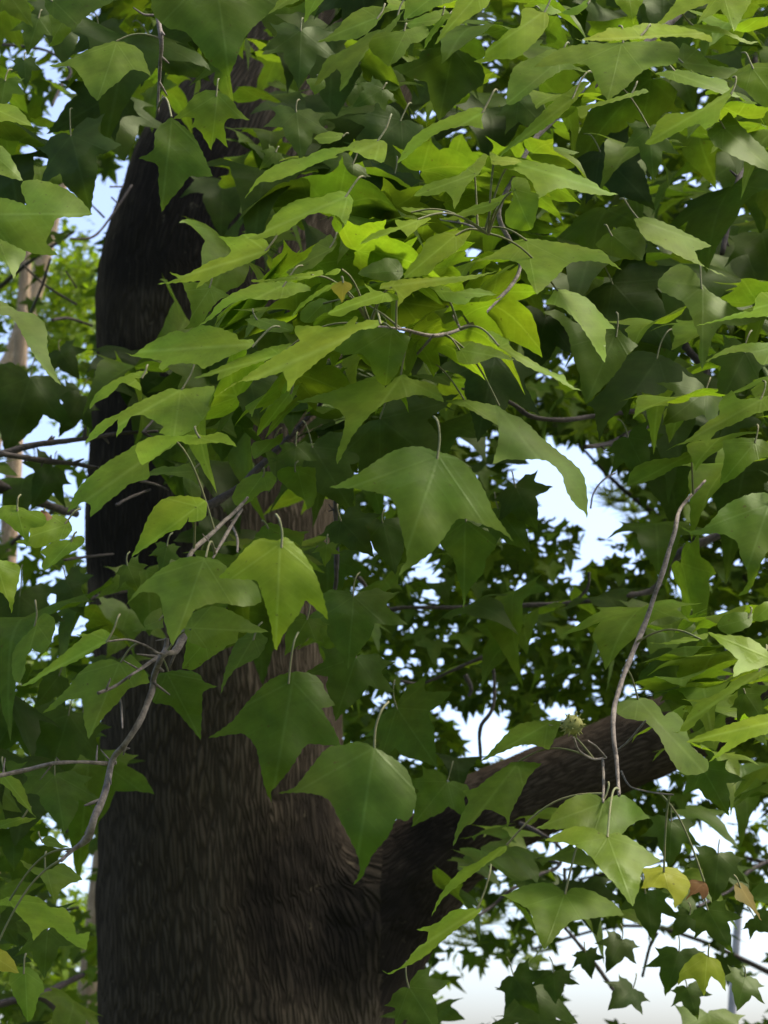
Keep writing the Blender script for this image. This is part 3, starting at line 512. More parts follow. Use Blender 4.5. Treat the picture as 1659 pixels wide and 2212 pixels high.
# every traced blade: tile, tone, depth (0 = by tone), [base], [tip] | outline
LV = """
A .22 1.6 1400,-200 1495,505|1040,-150 990,60 1090,180 1200,205 1280,290 1370,410 1440,465 1495,505 1545,390 1590,270 1640,195 1780,60 1850,-60 1600,-250 1300,-260
A .42 1.7 760,280 635,660|320,430 430,400 520,350 640,300 760,270 850,290 920,330 950,400 985,500 930,465 850,460 790,520 700,590 635,660 580,600 545,530 505,470 450,430 380,440
A .45 2.0 1420,620 1380,980|1130,780 1200,710 1290,610 1400,590 1500,640 1560,720 1590,750 1635,785 1560,775 1490,775 1465,810 1475,900 1490,965 1445,925 1410,900 1390,940 1380,980 1345,920 1310,860 1275,830 1245,850 1265,800 1270,770 1220,765
A .22 1.65 1120,780 1055,1385|905,1035 1000,980 1020,850 1120,765 1240,860 1300,950 1350,1060 1390,1150 1310,1155 1235,1155 1180,1230 1110,1310 1055,1385 1045,1290 1035,1200 1035,1090 980,1055
A .05 2.2|250,880 420,840 620,850 800,900 880,1000 780,1060 640,1130 600,1175 570,1220 560,1160 520,1060 400,1080 250,1150 180,1180 150,1050
A .47 1.6 -100,1400 605,1400|-200,1300 0,1290 180,1340 135,1215 190,1175 300,1185 420,1230 520,1300 605,1400 500,1420 375,1425 330,1520 300,1580 380,1670 200,1650 0,1560 -200,1500
A .47 1.75|-100,900 30,970 90,1060 150,1180 60,1160 0,1140 -120,1100
A .62 1.7|-150,670 0,675 90,690 150,740 210,825 150,815 60,790 -120,790
A .25 1.8|350,-100 300,60 480,200 560,110 700,30 880,-60 700,-200
A .45 1.85|320,90 420,70 490,150 440,230 380,290 315,310 345,240
A .2 2.1|170,40 320,80 330,230 250,290 180,350 190,250 150,150
A .15 2.3|110,370 220,380 225,430 200,500 165,560 130,500 95,430
A .28 2.0|-100,530 80,535 155,580 100,640 0,665 -100,670
A .35 1.9|-80,190 -40,40 60,-60 250,-120 330,-60 180,10 80,60 0,130
A .12 2.4|880,160 1080,170 1250,260 1330,380 1280,560 1130,540 1000,420 900,300
A .05 2.5|380,480 600,640 850,620 1000,700 900,820 700,800 480,760 200,830 330,640
A .12 2.35|500,210 700,160 900,200 960,330 800,290 640,310 480,370 330,410
D .52 1.65|-150,-150 0,-110 120,-70 170,0 125,80 88,165 60,90 10,30 -100,-10
D .25 1.7 -50,350 400,860|-150,290 0,305 120,375 200,385 270,430 305,500 310,620 340,730 400,860 330,800 250,700 170,570 110,460 40,400 -150,420
D .05 3.0|-100,790 100,770 250,800 400,860 230,890 260,1000 240,1200 0,1270 -100,1200
D .05 3.1|350,1080 400,1010 470,880 600,850 620,1000 480,1080 430,1200
D .03 3.2|380,580 460,570 540,640 500,700 440,740 430,860 360,780 350,680
D .10 3.0|60,1380 250,1370 420,1400 530,1480 480,1640 330,1560 200,1520 80,1500
D .80 1.55 1740,-20 1030,197|1030,197 1110,180 1165,160 1108,118 1200,140 1290,95 1390,40 1480,15 1510,-20 1470,-80 1420,-114 1530,-110 1640,-135 1720,-100 1768,-50 1730,0 1640,50 1530,95 1400,150 1280,228 1310,175 1190,185
D .45 1.8|1190,185 1330,190 1430,230 1500,270 1420,310 1350,400 1300,470 1200,490 1240,450 1250,370 1235,300
D .60 1.62|1295,475 1370,400 1420,330 1500,270 1620,215 1700,190 1850,180 2000,200 2030,240 1960,250 1850,290 1700,300 1640,290 1500,330 1400,410
D .62 1.5 1640,590 815,645|815,645 860,660 900,640 980,580 1060,540 1150,500 1210,515 1300,470 1420,480 1550,530 1560,560 1650,555 1655,600 1560,640 1450,690 1320,750 1290,720 1170,715 1100,730 1060,765 1035,745 1060,700 960,680 880,670
D .62 1.6|1265,812 1400,755 1540,690 1660,645 1800,600 1960,580 1900,640 1750,690 1600,740 1480,800 1420,830 1430,780 1350,800
E .82 1.45 830,450 -229,915|-229,915 -120,850 0,760 150,660 300,570 265,500 270,470 400,470 500,480 600,460 655,405 680,420 660,460 760,430 850,440 800,480 680,500 600,560 500,640 420,700 350,760 270,830 235,890 215,895 215,830 190,770 120,790 0,825 -120,840
D .60 1.45 930,800 585,1015|585,1015 600,960 640,900 720,840 830,790 950,760 965,775 930,805 880,810 915,850 918,895 870,870 820,845 780,850 740,900 680,945 620,975
D .55 1.6 1180,890 555,1240|555,1240 600,1160 670,1090 760,1050 900,970 1060,900 1100,880 1190,885 1300,870 1400,860 1390,960 1340,1060 1240,1160 1130,1190 1040,1170 1070,1130 990,1080 920,1050 860,1060 830,1110 760,1200 770,1120 770,1080 690,1150 610,1210
D .50 1.5 1130,1210 450,1690|440,1690 500,1550 590,1450 700,1360 820,1290 930,1220 1040,1190 1150,1200 1150,1240 1060,1300 970,1370 980,1450 930,1480 850,1500 780,1560 700,1620 640,1680 590,1720 590,1640 550,1620 510,1640
D .78 1.42 1300,1200 1545,1260|890,1260 950,1210 1050,1185 1150,1190 1270,1180 1350,1185 1440,1165 1500,1200 1545,1260 1460,1235 1360,1235 1240,1245 1160,1225 1060,1290 980,1350 930,1380 900,1330
D .30 1.8|940,1440 1050,1390 1150,1390 1270,1350 1290,1400 1305,1515 1240,1470 1150,1450 1050,1440 980,1450
G .67 1.5 1290,-10 860,322|860,322 900,230 940,130 980,40 1040,-40 1130,-75 1250,-75 1340,-50 1350,20 1320,80 1230,90 1230,60 1190,130 1100,160 1000,230 920,280
E .50 1.7|-140,1610 -120,1530 -50,1460 90,1420 148,1460 120,1530 40,1560 -30,1620 -90,1650
E .30 1.8|150,1450 180,1400 280,1390 400,1395 405,1500 410,1560 380,1650 350,1670 330,1610 260,1560 190,1500
E .30 1.35 1200,1320 945,2104|490,1525 560,1500 700,1420 850,1320 960,1270 1080,1258 1190,1290 1300,1320 1400,1390 1470,1480 1530,1600 1560,1679 1600,1739 1697,1879 1620,1819 1500,1769 1340,1729 1250,1839 1180,1929 1080,2009 1000,2059 945,2104 960,2059 1000,1989 980,1879 960,1789 930,1659 910,1620 870,1580 760,1550 640,1530 560,1530
E .40 1.6 960,800 545,1375|545,1375 540,1310 575,1200 590,1060 480,980 350,970 270,970 390,930 500,900 640,850 800,800 860,870 960,790 1040,820 1170,850 1220,920 1240,970 1130,930 1060,920 960,945 860,970 750,1060 650,1180 590,1290
E .28 1.52 900,500 860,860|740,480 900,490 1020,540 990,640 950,740 920,800 860,860 820,840 780,780 750,700 690,650 600,660 510,620 570,560 700,490
E .80 1.5|480,390 560,330 680,280 760,250 720,190 800,240 930,265 940,300 830,320 720,340 620,380 560,410
E .85 1.5 900,210 1600,110|820,230 930,250 940,350 1000,280 1080,230 1200,210 1300,190 1430,165 1600,110 1400,140 1200,150 960,165 830,195
E .78 1.6|980,160 1000,100 1060,30 1100,-30 1150,-110 1300,-150 1420,-155 1380,-80 1300,0 1200,60 1140,130
E .60 1.58|1130,200 1250,210 1310,250 1390,230 1490,230 1590,265 1500,275 1420,290 1380,330 1300,320 1220,290 1180,240
E .40 1.7|1180,380 1260,350 1340,360 1370,400 1300,440 1240,460 1220,420
E 1.0 1.45|500,220 560,180 630,190 635,230 600,260 575,320 545,270
E .80 1.5|245,415 290,340 350,290 450,220 540,185 560,200 460,250 360,310 290,370
E .55 1.65|300,400 350,330 450,290 510,330 500,380 420,430 330,450
E .80 1.5|-20,170 120,165 250,140 380,115 450,105 455,130 380,155 250,175 100,180 0,185
E .75 1.5|460,140 520,100 570,100 550,130
E .45 1.7|210,120 280,70 350,20 400,-60 500,-130 540,-60 460,20 400,80 330,110 250,140
E .25 1.6|680,130 720,90 800,50 880,25 950,50 975,110 940,180 850,175 760,160
E .45 1.7|0,420 150,430 260,470 255,505 120,510 0,470 -60,430
E .50 1.65|1320,590 1400,570 1520,600 1600,630 1700,690 1659,690 1560,675 1500,700 1430,720 1370,720 1325,680
F .62 1.5|-149,510 -100,505 -40,540 10,560 15,530 5,590 60,640 150,690 230,740 330,790 360,785 400,850 480,895 400,870 300,810 200,770 100,720 0,650 -80,590 -120,560
E .06 2.0|600,1300 700,1150 850,1000 1000,940 1150,940 1250,1000 1400,1100 1350,1250 1250,1350 1100,1260 900,1280 760,1340 650,1420 560,1380
E .35 1.8|1250,960 1350,950 1480,970 1600,1000 1640,1050 1600,1120 1520,1080 1400,1010 1310,980
E .50 1.65|20,1190 30,1130 60,1050 130,970 200,910 300,850 280,900 230,980 150,1060 80,1130
E .42 1.8|0,1340 -20,1260 30,1220 110,1210 190,1170 185,1220 120,1270 50,1310
E .08 2.1|-60,830 120,800 200,830 200,900 100,960 0,1000 -140,1010 -260,1000 -200,900
E .10 2.2|230,1450 330,1200 480,1070 570,1080 600,1250 560,1400 500,1500 620,1700 500,1800 300,1600
E .12 2.1|100,1300 250,1230 330,1300 420,1380 300,1400 200,1390
E .04 2.15|300,850 480,790 570,760 600,800 500,850 380,950 290,950
F .28 1.6 -60,1010 516,1728|-80,980 0,1040 60,1060 130,1110 220,1200 330,1290 430,1370 490,1440 515,1550 520,1640 516,1728 495,1680 440,1640 380,1540 350,1440 270,1360 180,1340 80,1345 0,1340 -60,1360 -100,1370 -60,1200
F .25 1.8 700,520 510,980|230,380 330,370 450,450 640,440 750,520 850,600 790,650 720,760 640,850 560,930 510,980 480,900 470,800 420,650 390,520 320,430
F .60 1.6 330,250 635,710|245,330 290,260 330,230 430,250 530,300 600,380 700,490 640,490 635,560 640,640 635,710 590,650 530,550 460,450 380,370 310,335
F .02 2.2|420,130 560,100 800,90 950,130 1050,230 1150,380 1100,480 1050,560 980,650 820,630 700,490 560,330 450,200
F .02 2.0 980,680 600,1220|510,990 640,870 720,750 820,640 960,650 1100,710 1220,800 1100,850 980,920 850,900 800,940 750,1000 650,1100 600,1220 575,1100 560,1010
E .02 2.1|1150,800 1240,760 1330,730 1500,700 1680,720 1860,760 1870,900 1850,1000 1700,970 1560,960 1400,950 1250,940
F .02 2.3|-100,380 60,330 240,400 370,470 400,560 460,780 400,740 250,700 100,600 -60,500
F .50 1.6 120,-80 190,265|-260,60 -120,10 -20,-50 60,-90 150,-100 300,-80 430,-60 560,-30 620,-20 680,50 745,103 640,60 520,45 400,65 300,165 190,265 145,190 110,110 50,50 -50,35 -160,40
F .30 1.75|1100,70 1200,100 1300,230 1420,310 1550,380 1659,380 1700,420 1500,470 1400,460 1340,540 1310,640 1270,760 1245,650 1255,560 1210,440 1150,320 1000,240 980,180
F .75 1.55|1230,470 1400,420 1520,380 1600,370 1640,260 1800,250 1800,400 1650,410 1500,420 1350,445
F .42 1.65|1290,705 1400,630 1520,590 1659,580 1750,590 1800,700 1650,720 1600,650 1500,640 1400,660
F .20 1.9|930,930 1050,850 1200,800 1300,850 1420,890 1380,960 1400,1040 1300,1080 1215,1180 1190,1100 1140,1010 1060,1000 980,960
F .42 1.65|1105,1255 1190,1200 1300,1100 1380,1050 1380,970 1460,890 1520,950 1659,930 1800,920 1750,1000 1600,1050 1480,1110 1380,1150 1330,1200 1310,1265 1260,1215 1180,1230
F .35 1.8|780,1520 790,1450 850,1380 980,1340 1100,1330 1200,1280 1340,1300 1240,1350 1100,1390 1000,1450 900,1490
F .35 1.7|1385,1510 1400,1400 1415,1330 1400,1220 1550,1200 1700,1230 1750,1300 1600,1360 1500,1450
F .12 2.0|1300,560 1420,700 1600,720 1750,760 1750,900 1550,940 1400,860 1300,800 1280,720
F .14 2.2|660,1250 820,1180 980,1110 1010,1200 960,1320 830,1400 760,1460 640,1400
C .76 1.5 240,70 -225,400|-225,400 -160,380 -130,310 -50,250 0,200 80,165 95,60 150,50 190,70 260,90 265,150 210,240 140,310 50,380 -60,385 -160,410
C .70 1.6|190,30 260,30 350,80 300,95 230,75
C .62 1.6|350,80 450,40 540,-20 560,-40 500,60 430,100 380,95
C .84 1.42 870,240 480,262|480,262 560,230 640,200 660,180 760,185 900,150 960,155 1080,165 1200,190 1330,240 1335,275 1200,245 1050,240 860,255 650,265
C .65 1.5|1100,170 1250,160 1350,170 1450,210 1560,265 1640,275 1560,285 1450,235 1330,210 1340,270 1200,220
C .76 1.55|680,-80 700,10 760,80 820,160 850,70 885,0 900,-90
C .70 1.5 1400,-60 1475,205|930,200 1020,110 1090,20 1150,-60 1300,-100 1600,-80 1590,0 1530,110 1475,205 1440,130 1390,60 1330,100 1270,130 1230,160 1300,40 1320,20 1200,60 1100,110 1000,160
C .42 1.5 740,285 650,655|170,440 250,370 370,310 500,290 700,280 900,270 1080,280 1120,350 1080,420 930,440 850,490 760,580 650,655 600,580 560,500 520,430 400,415 280,430
C .42 1.6|-10,680 0,560 50,430 180,370 300,320 380,400 540,480 460,460 370,455 270,510 150,600 40,680
C .50 1.65|960,480 1060,460 1160,460 1300,500 1410,520 1450,580 1520,635 1430,625 1330,590 1200,560 1090,530
C .30 1.75|1140,280 1250,330 1330,420 1450,440 1600,465 1500,480 1410,515 1300,490 1150,440 1100,380
C .67 1.5 1450,610 895,940|895,940 940,880 990,780 1060,740 1160,740 1260,710 1350,650 1430,600 1470,560 1495,545 1440,650 1390,720 1380,780 1290,850 1250,810 1180,830 1080,880 960,940
C .50 1.6|0,950 100,860 200,760 300,660 400,590 470,540 540,530 480,600 430,670 350,750 250,830 150,890 30,960 -60,1030
C .48 1.65|450,700 500,690 620,660 760,620 900,580 920,600 780,640 640,680 540,710 500,770 470,770
C .30 1.8|1300,860 1390,790 1440,730 1530,830 1600,900 1700,1000 1750,1130 1659,1100 1540,1050 1420,990 1340,940
C .48 1.7|1450,500 1550,430 1659,410 1800,420 1800,720 1659,690 1560,600 1480,540
C .62 1.55 30,1060 720,1270|-60,1040 60,1040 200,1060 340,1090 450,1140 560,1190 620,1240 720,1270 640,1275 500,1260 400,1230 300,1240 200,1300 150,1180 60,1120 -50,1090
C .55 1.5|20,1190 60,1155 130,1180 150,1250 200,1270 190,1380 150,1500 60,1500 0,1480 -20,1400 30,1300
C .45 1.7 840,1430 1330,1605|820,1430 920,1420 1060,1470 1180,1530 1330,1605 1220,1640 1260,1720 1350,1780 1460,1815 1330,1760 1180,1700 1080,1650 980,1600 890,1550
C .28 1.85|570,1600 640,1530 750,1480 860,1520 900,1600 880,1700 700,1680
C .01 2.3|600,830 720,920 830,1000 900,1150 920,1300 880,1430 750,1300 620,1200 480,1080 500,950
C .18 2.0|720,760 850,840 900,960 1170,930 1160,1150 1080,1080 960,1010 830,980 700,880
C .15 2.1|100,620 300,560 330,640 150,850 20,900 -60,800
B .45 1.65|410,275 480,240 550,180 600,120 690,60 800,40 900,60 840,100 780,180 690,245 580,262
B .70 1.6|330,150 335,60 350,-60 500,-100 440,20 380,80
B .45 1.65|-20,180 20,110 80,50 150,0 200,-60 380,-100 300,0 200,40 100,90
B .40 1.75 900,80 560,600|395,570 430,470 480,380 560,340 650,290 760,210 860,180 980,60 900,200 780,280 700,390 650,470 600,560 560,600 570,490 540,450 470,510
B .42 1.65|750,310 800,220 900,210 1000,190 1120,170 1150,220 1090,270 1020,290 970,370 880,435 830,390
B .62 1.6|980,130 985,50 1000,-60 1300,-80 1330,0 1200,40 1100,90
B .48 1.7|990,160 1100,100 1250,60 1290,110 1200,150 1050,190
B .82 1.5|1330,0 1400,-60 1560,-60 1530,30 1450,90 1360,150 1280,200 1210,270 1180,290 1230,200 1290,90
B .60 1.6|1290,90 1240,150 1180,220 1110,320 1130,240 1200,140 1250,90
B .12 1.95 1300,320 1210,790|1090,340 1200,310 1350,330 1480,420 1500,540 1400,610 1300,700 1210,790 1170,700 1140,600 1130,540 1000,500 900,440 1080,380
B .68 1.5 1500,730 935,1070|935,1070 990,960 1060,880 1150,820 1260,770 1360,730 1450,700 1510,720 1485,780 1500,845 1400,820 1330,830 1240,850 1150,900 1050,980 980,1040
B .62 1.55 820,930 -60,1300|0,1200 40,1150 120,1090 230,1045 330,1030 430,980 540,965 610,960 640,930 750,910 850,920 870,970 860,1030 830,1065 780,1040 720,1030 680,1000 600,985 500,1030 400,1070 300,1120 200,1160 100,1190 40,1190 -30,1260 -60,1300
B .66 1.5 610,1280 -40,1560|0,1540 60,1520 100,1450 170,1370 300,1300 430,1290 500,1260 590,1250 640,1290 640,1360 600,1470 540,1410 450,1390 370,1400 290,1450 210,1510 130,1540 0,1565 -40,1560
B .08 2.1|560,900 650,780 830,730 980,750 1100,860 1010,950 930,1050 850,1000 700,960
B .52 1.8|390,905 440,870 520,860 600,880 540,920 450,940
B .05 2.2|640,1200 740,1080 900,1100 1050,1130 1030,1250 960,1340 900,1400 750,1330
B .25 1.9|20,1060 60,990 140,975 215,1020 150,1060 60,1090
B .50 1.65|1045,1280 1100,1220 1200,1180 1320,1150 1420,1080 1500,1000 1530,1020 1480,1120 1400,1200 1350,1290 1310,1370 1290,1290 1250,1250 1180,1275
B .85 1.55|1540,990 1600,1020 1700,1030 1750,1060 1650,1080 1550,1070
B .78 1.5|920,1435 1000,1440 1130,1420 1160,1430 1070,1490 1005,1550 960,1500 850,1540 760,1570 690,1600 750,1540 840,1500 940,1480
B .70 1.55|1220,1430 1300,1410 1420,1350 1540,1310 1659,1260 1640,1300 1540,1380 1400,1410 1300,1440
B .50 1.6|960,1355 1080,1360 1250,1375 1180,1400 1040,1395
B .15 2.0|370,1160 500,1100 620,1020 740,1080 720,1150 600,1230 450,1240
B .10 2.1|100,120 280,60 380,260 450,420 400,560 300,500 200,350
B .40 1.9|340,520 450,500 470,560 395,620
B .20 2.0|600,545 720,560 850,600 930,570 890,660 850,720 720,690 650,630
B .16 2.1|180,720 350,700 420,820 420,960 330,1010 240,940 60,700
B .16 2.1|700,1340 860,1330 950,1450 880,1560 700,1540 640,1420
G .60 1.6|-60,60 0,0 80,-20 200,20 260,20 300,60 280,120 200,130 190,180 175,260 150,190 80,130 20,80
G .62 1.65|100,220 190,190 200,120 330,50 420,60 470,120 440,190 350,220 250,260
G .62 1.6|260,290 350,220 450,210 530,180 555,200 530,250 430,310 380,350 290,410 270,380 300,320
G .66 1.6|-80,330 60,350 120,370 130,430 100,560 75,690 50,600 0,550 -100,530
G r 1.62|265,15 310,25 345,60 310,85 275,55
G .36 1.4 1330,340 1130,900|825,635 900,530 1000,440 1100,370 1200,325 1320,320 1440,350 1530,440 1640,470 1690,530 1708,615 1640,640 1560,640 1440,620 1330,640 1260,680 1220,760 1160,840 1130,900 1110,860 1080,760 1060,660 1045,580 990,550 910,555 860,600
H .72 1.33 170,235 140,925|-229,455 -130,350 -40,250 40,200 150,215 200,190 290,260 350,340 400,430 440,540 470,650 485,730 430,680 350,610 330,610 300,680 240,760 180,850 150,930 130,900 110,760 70,620 30,500 0,470 -120,465
G .34 1.55|1200,740 1270,680 1370,645 1450,650 1560,700 1659,760 1754,810 1659,815 1560,810 1540,880 1480,900 1430,940 1300,900 1230,860
G .42 1.7|1230,780 1330,850 1430,940 1330,1010 1270,1055 1190,1050 1210,940
G .22 1.7|1540,880 1600,830 1659,800 1750,850 1700,960 1600,1020 1540,1050 1480,1130 1440,1215 1460,1110 1490,1000
G .42 1.55 780,1010 580,1510|280,1340 350,1270 440,1180 500,1100 560,1040 640,1000 740,990 790,1010 850,955 910,1010 950,1070 980,1140 900,1160 830,1190 780,1260 700,1340 630,1430 580,1510 560,1440 545,1350 545,1260 500,1245 420,1265 340,1320
G .20 1.6 1090,1080 1310,1515|980,1150 1030,1090 1100,1070 1200,1060 1290,1080 1340,1140 1420,1165 1330,1200 1320,1300 1315,1400 1310,1515 1250,1440 1190,1370 1110,1290 1000,1270 985,1200
G .60 1.5 700,865 140,1165|140,1165 220,1110 330,1020 430,940 500,880 540,840 495,825 590,820 660,790 720,820 700,870 600,940 480,1010 380,1050 280,1100 230,1140
G .36 1.7|80,980 120,880 210,790 260,710 310,690 360,740 350,820 320,900 270,950 210,920 170,980 160,1080 130,1140 90,1120
G .30 1.8|865,805 950,780 940,740 980,690 1050,650 1070,780 980,795
G .22 1.9|730,410 850,375 950,380 1000,430 900,460 800,540 795,470
G .15 2.0|990,250 1060,260 1150,260 1240,290 1130,330 1060,360 990,420 1000,330
G .08 2.6|-60,600 100,520 230,560 350,640 250,720 100,850 60,1000 -80,1100
G .12 2.6|380,350 470,400 500,520 620,590 600,700 500,640 400,620 300,560
G .10 2.6|480,1200 300,1330 200,1380 240,1500 340,1500 540,1470 640,1640 430,1659 700,1600 620,1500 500,1400
G .10 2.5|210,1280 400,1350 550,1420 690,1600 600,1660 440,1640 350,1700 200,1600 100,1500
G .14 2.5|-60,1260 120,1280 220,1400 150,1560 0,1600 -100,1480
G .16 2.4|240,1080 400,1040 490,1090 440,1180 330,1270 240,1290 180,1200
H .20 1.5 250,1130 115,1925|-299,1505 -150,1400 -60,1290 50,1170 150,1100 300,1070 420,1110 470,1200 530,1290 440,1310 480,1380 530,1460 570,1560 480,1550 350,1545 290,1620 240,1700 160,1800 110,1860 115,1925 80,1850 60,1780 40,1680 10,1560 -60,1480 -150,1480
K .20 1.32 780,-90 650,805|160,205 260,170 330,90 400,0 480,-90 580,-110 700,-130 850,-60 980,30 1030,130 1060,250 1010,380 930,375 880,480 780,600 740,680 700,760 650,805 690,720 680,620 650,550 600,450 550,360 500,260 420,215 300,200
H .20 2.0|420,700 500,600 600,490 700,500 850,650 900,760 850,850 750,890 600,930 450,900 400,800
H .17 2.05|400,930 500,930 650,920 760,930 830,1020 900,1110 800,1160 750,1300 650,1410 560,1350 500,1230 430,1100 370,1060
H .26 1.9|200,790 300,700 420,690 400,800 360,870 250,900 180,890
H .17 1.7 1380,90 1370,660|1210,220 1270,120 1340,70 1440,110 1560,180 1580,250 1520,330 1500,420 1430,500 1390,570 1370,660 1360,560 1330,450 1300,330
H .06 2.1|500,-80 640,-60 760,60 770,150 690,200 680,300 620,400 560,330 540,150
H .08 2.1|700,-100 930,-60 930,150 980,220 950,430 860,500 800,420 860,220 780,80
H .20 2.3|860,1120 1000,1180 1150,1380 1260,1500 1200,1640 1000,1700 850,1600 860,1350
H .30 1.9|400,360 430,280 520,160 530,280 480,350
H .30 1.75|90,100 200,130 330,170 310,250 200,190 130,200 0,190
H .12 2.2|1500,-60 1659,-100 1750,50 1800,280 1700,260 1600,150
H .10 2.2|1620,-200 1740,-260 1830,-120 1860,60 1790,180 1700,100
I .25 1.42 1700,-20 1505,575|1130,125 1200,150 1280,130 1350,60 1400,0 1500,-60 1650,-100 1850,-60 1850,200 1720,260 1659,350 1610,480 1560,560 1505,575 1560,500 1565,420 1520,320 1500,230 1430,180 1340,165 1220,175
I .72 1.5 1750,1000 1305,812|1305,812 1400,830 1500,835 1600,860 1700,940 1760,1000 1659,1040 1550,1070 1470,1105 1480,1030 1505,990 1440,930 1370,870
I .58 1.6|1600,740 1610,660 1700,610 1760,640 1700,730
I .28 1.75|1370,780 1400,710 1500,680 1600,690 1590,760 1500,810 1420,820
I .42 1.65|920,880 1000,885 1100,860 1200,835 1310,820 1300,850 1180,875 1060,890
I .76 1.45 1750,1390 1165,1530|1165,1530 1260,1480 1400,1430 1520,1390 1659,1350 1800,1340 1750,1450 1600,1500 1500,1550 1400,1610 1310,1659 1380,1590 1430,1530 1320,1520 1240,1530
I .40 1.6 1650,1070 1070,1465|1070,1465 1110,1470 1150,1400 1200,1320 1240,1270 1130,1250 1230,1255 1330,1230 1420,1180 1500,1110 1659,1060 1700,1080 1550,1150 1450,1220 1350,1290 1250,1380 1180,1450
I .27 1.65 850,1250 1280,1730|710,1290 780,1250 870,1240 960,1270 1020,1360 1080,1330 1130,1370 1170,1460 1200,1560 1310,1659 1280,1730 1150,1740 1090,1680 1040,1600 980,1480 900,1400 800,1380 720,1350
I .35 1.75|-180,1660 -120,1600 -40,1510 60,1420 200,1390 350,1390 320,1470 270,1580 180,1550 80,1550 -50,1600
I .22 1.9|1480,1200 1560,1180 1660,1200 1760,1300 1660,1340 1560,1360 1470,1340
L .30 1.5 622,265 180,435|180,435 260,390 310,320 400,240 500,210 580,215 620,260 680,225 740,215 810,250 880,320 930,370 860,380 780,430 730,480 600,470 450,430 340,440
L .44 1.4 650,490 815,945|240,515 320,470 420,425 540,430 640,480 700,460 800,500 900,570 1000,650 950,670 880,700 860,820 840,870 815,945 770,890 700,800 620,720 560,640 480,570 380,530
L .92 1.5|870,700 960,690 1080,690 1140,730 1190,790 1160,880 1090,960 1075,880 1040,830 960,820 870,825 895,760
L .30 1.45 370,860 235,1230|-50,870 0,865 80,820 200,790 300,800 370,850 440,820 540,840 620,880 700,930 760,1000 640,1010 480,1030 420,1040 360,1090 300,1160 235,1230 200,1150 170,1060 140,970 60,920 0,890
L r 1.55|1175,780 1230,770 1300,800 1310,860 1270,900 1250,850 1200,870 1160,910 1190,840
L .85 1.9 1300,1270 1280,1530|1110,1460 1130,1360 1190,1290 1250,1245 1310,1270 1370,1290 1410,1370 1425,1500 1370,1430 1330,1400 1310,1440 1280,1530 1240,1450 1210,1415 1160,1420
L o 1.8|1480,800 1530,790 1590,860 1620,950 1659,1040 1600,970 1540,920 1490,900
L .10 2.0|1250,950 1340,900 1450,930 1470,1040 1420,1150 1340,1270 1310,1180 1280,1060
L .06 2.6|630,1540 700,1480 780,1370 830,1400 860,1480 910,1550 830,1540 800,1610 760,1640 640,1610 720,1590 700,1540
L .06 2.6|380,1270 450,1220 550,1230 600,1300 680,1340 580,1320 510,1320 480,1390 450,1320
L .08 2.5|1080,1540 1120,1440 1220,1420 1250,1500 1300,1590 1230,1580 1200,1659 1140,1600
L .15 2.0|1360,1659 1410,1560 1480,1430 1600,1330 1700,1300 1700,1450 1590,1470 1500,1500 1440,1590
L .06 2.6|160,1440 240,1340 330,1330 380,1420 450,1490 350,1500 280,1550 230,1480
L .08 2.6|0,1500 60,1380 160,1300 200,1420 180,1560 60,1620 0,1580
L .06 2.6|590,1190 720,1120 810,1200 800,1290 700,1340 640,1250
L .22 1.9|1090,0 1250,0 1400,60 1500,180 1560,300 1400,300 1250,200 1170,100
L .10 2.3|780,960 850,850 1000,830 1060,900 980,1080 880,1110 840,1000
L .08 2.3|1040,1000 1180,930 1240,1050 1200,1130 1080,1140
L .12 2.2|930,400 1060,300 1200,420 1180,600 1060,680 940,560
L .10 2.3|1220,640 1340,560 1500,640 1560,760 1400,760 1300,840 1220,780
L .10 2.4|900,1300 1020,1250 1160,1200 1300,1230 1240,1330 1120,1400 1080,1540 900,1420
L .08 2.4|1560,1000 1700,950 1760,1100 1620,1160
K .52 1.55 1640,550 1160,1010|1160,1010 1185,940 1230,850 1300,760 1370,690 1340,680 1400,680 1480,640 1580,570 1650,545 1640,590 1540,650 1450,720 1360,790 1280,850 1220,910
K .57 1.5 1470,960 835,1370|835,1360 870,1380 960,1340 1000,1300 1060,1220 1130,1170 1140,1110 1060,1095 1130,1075 1200,1050 1300,970 1400,960 1490,955 1440,1020 1340,1080 1230,1170 1130,1260 1050,1310 960,1350 880,1388
K .27 1.7 1720,10 1300,550|1300,550 1320,450 1350,360 1400,250 1360,190 1450,170 1540,100 1659,20 1700,0 1780,0 1880,10 1800,90 1750,190 1680,330 1660,440 1640,360 1580,330 1510,310 1440,390 1370,430 1330,500
K .25 2.3|1010,60 1120,0 1330,130 1400,230 1250,300 1170,370 1150,420 1080,300
K .20 1.9|950,1659 960,1540 990,1460 1080,1410 1170,1450 1240,1530 1200,1640 1160,1750 960,1750
J .62 1.55 60,900 220,1170|-60,930 0,900 130,870 260,890 330,950 430,960 480,1060 500,1130 590,1110 560,1230 480,1190 400,1130 340,1080 270,1110 220,1170 195,1080 120,1000 70,940 0,940
J .96 1.5|-60,1230 0,1220 60,1260 100,1320 125,1380 40,1370 -60,1360
J .36 1.7 300,690 360,925|130,640 250,690 340,700 400,660 480,710 540,770 450,800 390,850 360,925 320,850 270,760 180,700
J .42 1.7|-60,80 0,60 80,95 140,140 190,270 215,340 240,370 180,310 130,270 60,180 0,140 -60,130
J .52 1.7|-60,400 100,365 240,370 160,400 60,430 -60,440
J .30 1.8|270,510 330,480 390,530 455,560 370,560 290,540
J .45 1.7|60,1400 140,1340 230,1370 290,1480 250,1540 220,1659 180,1700 130,1600 80,1500
J .20 2.2|80,100 300,50 570,20 580,150 560,350 450,450 350,400 300,250 200,150
J .22 2.2|180,1100 340,1090 420,1160 460,1230 350,1290 230,1310 150,1250
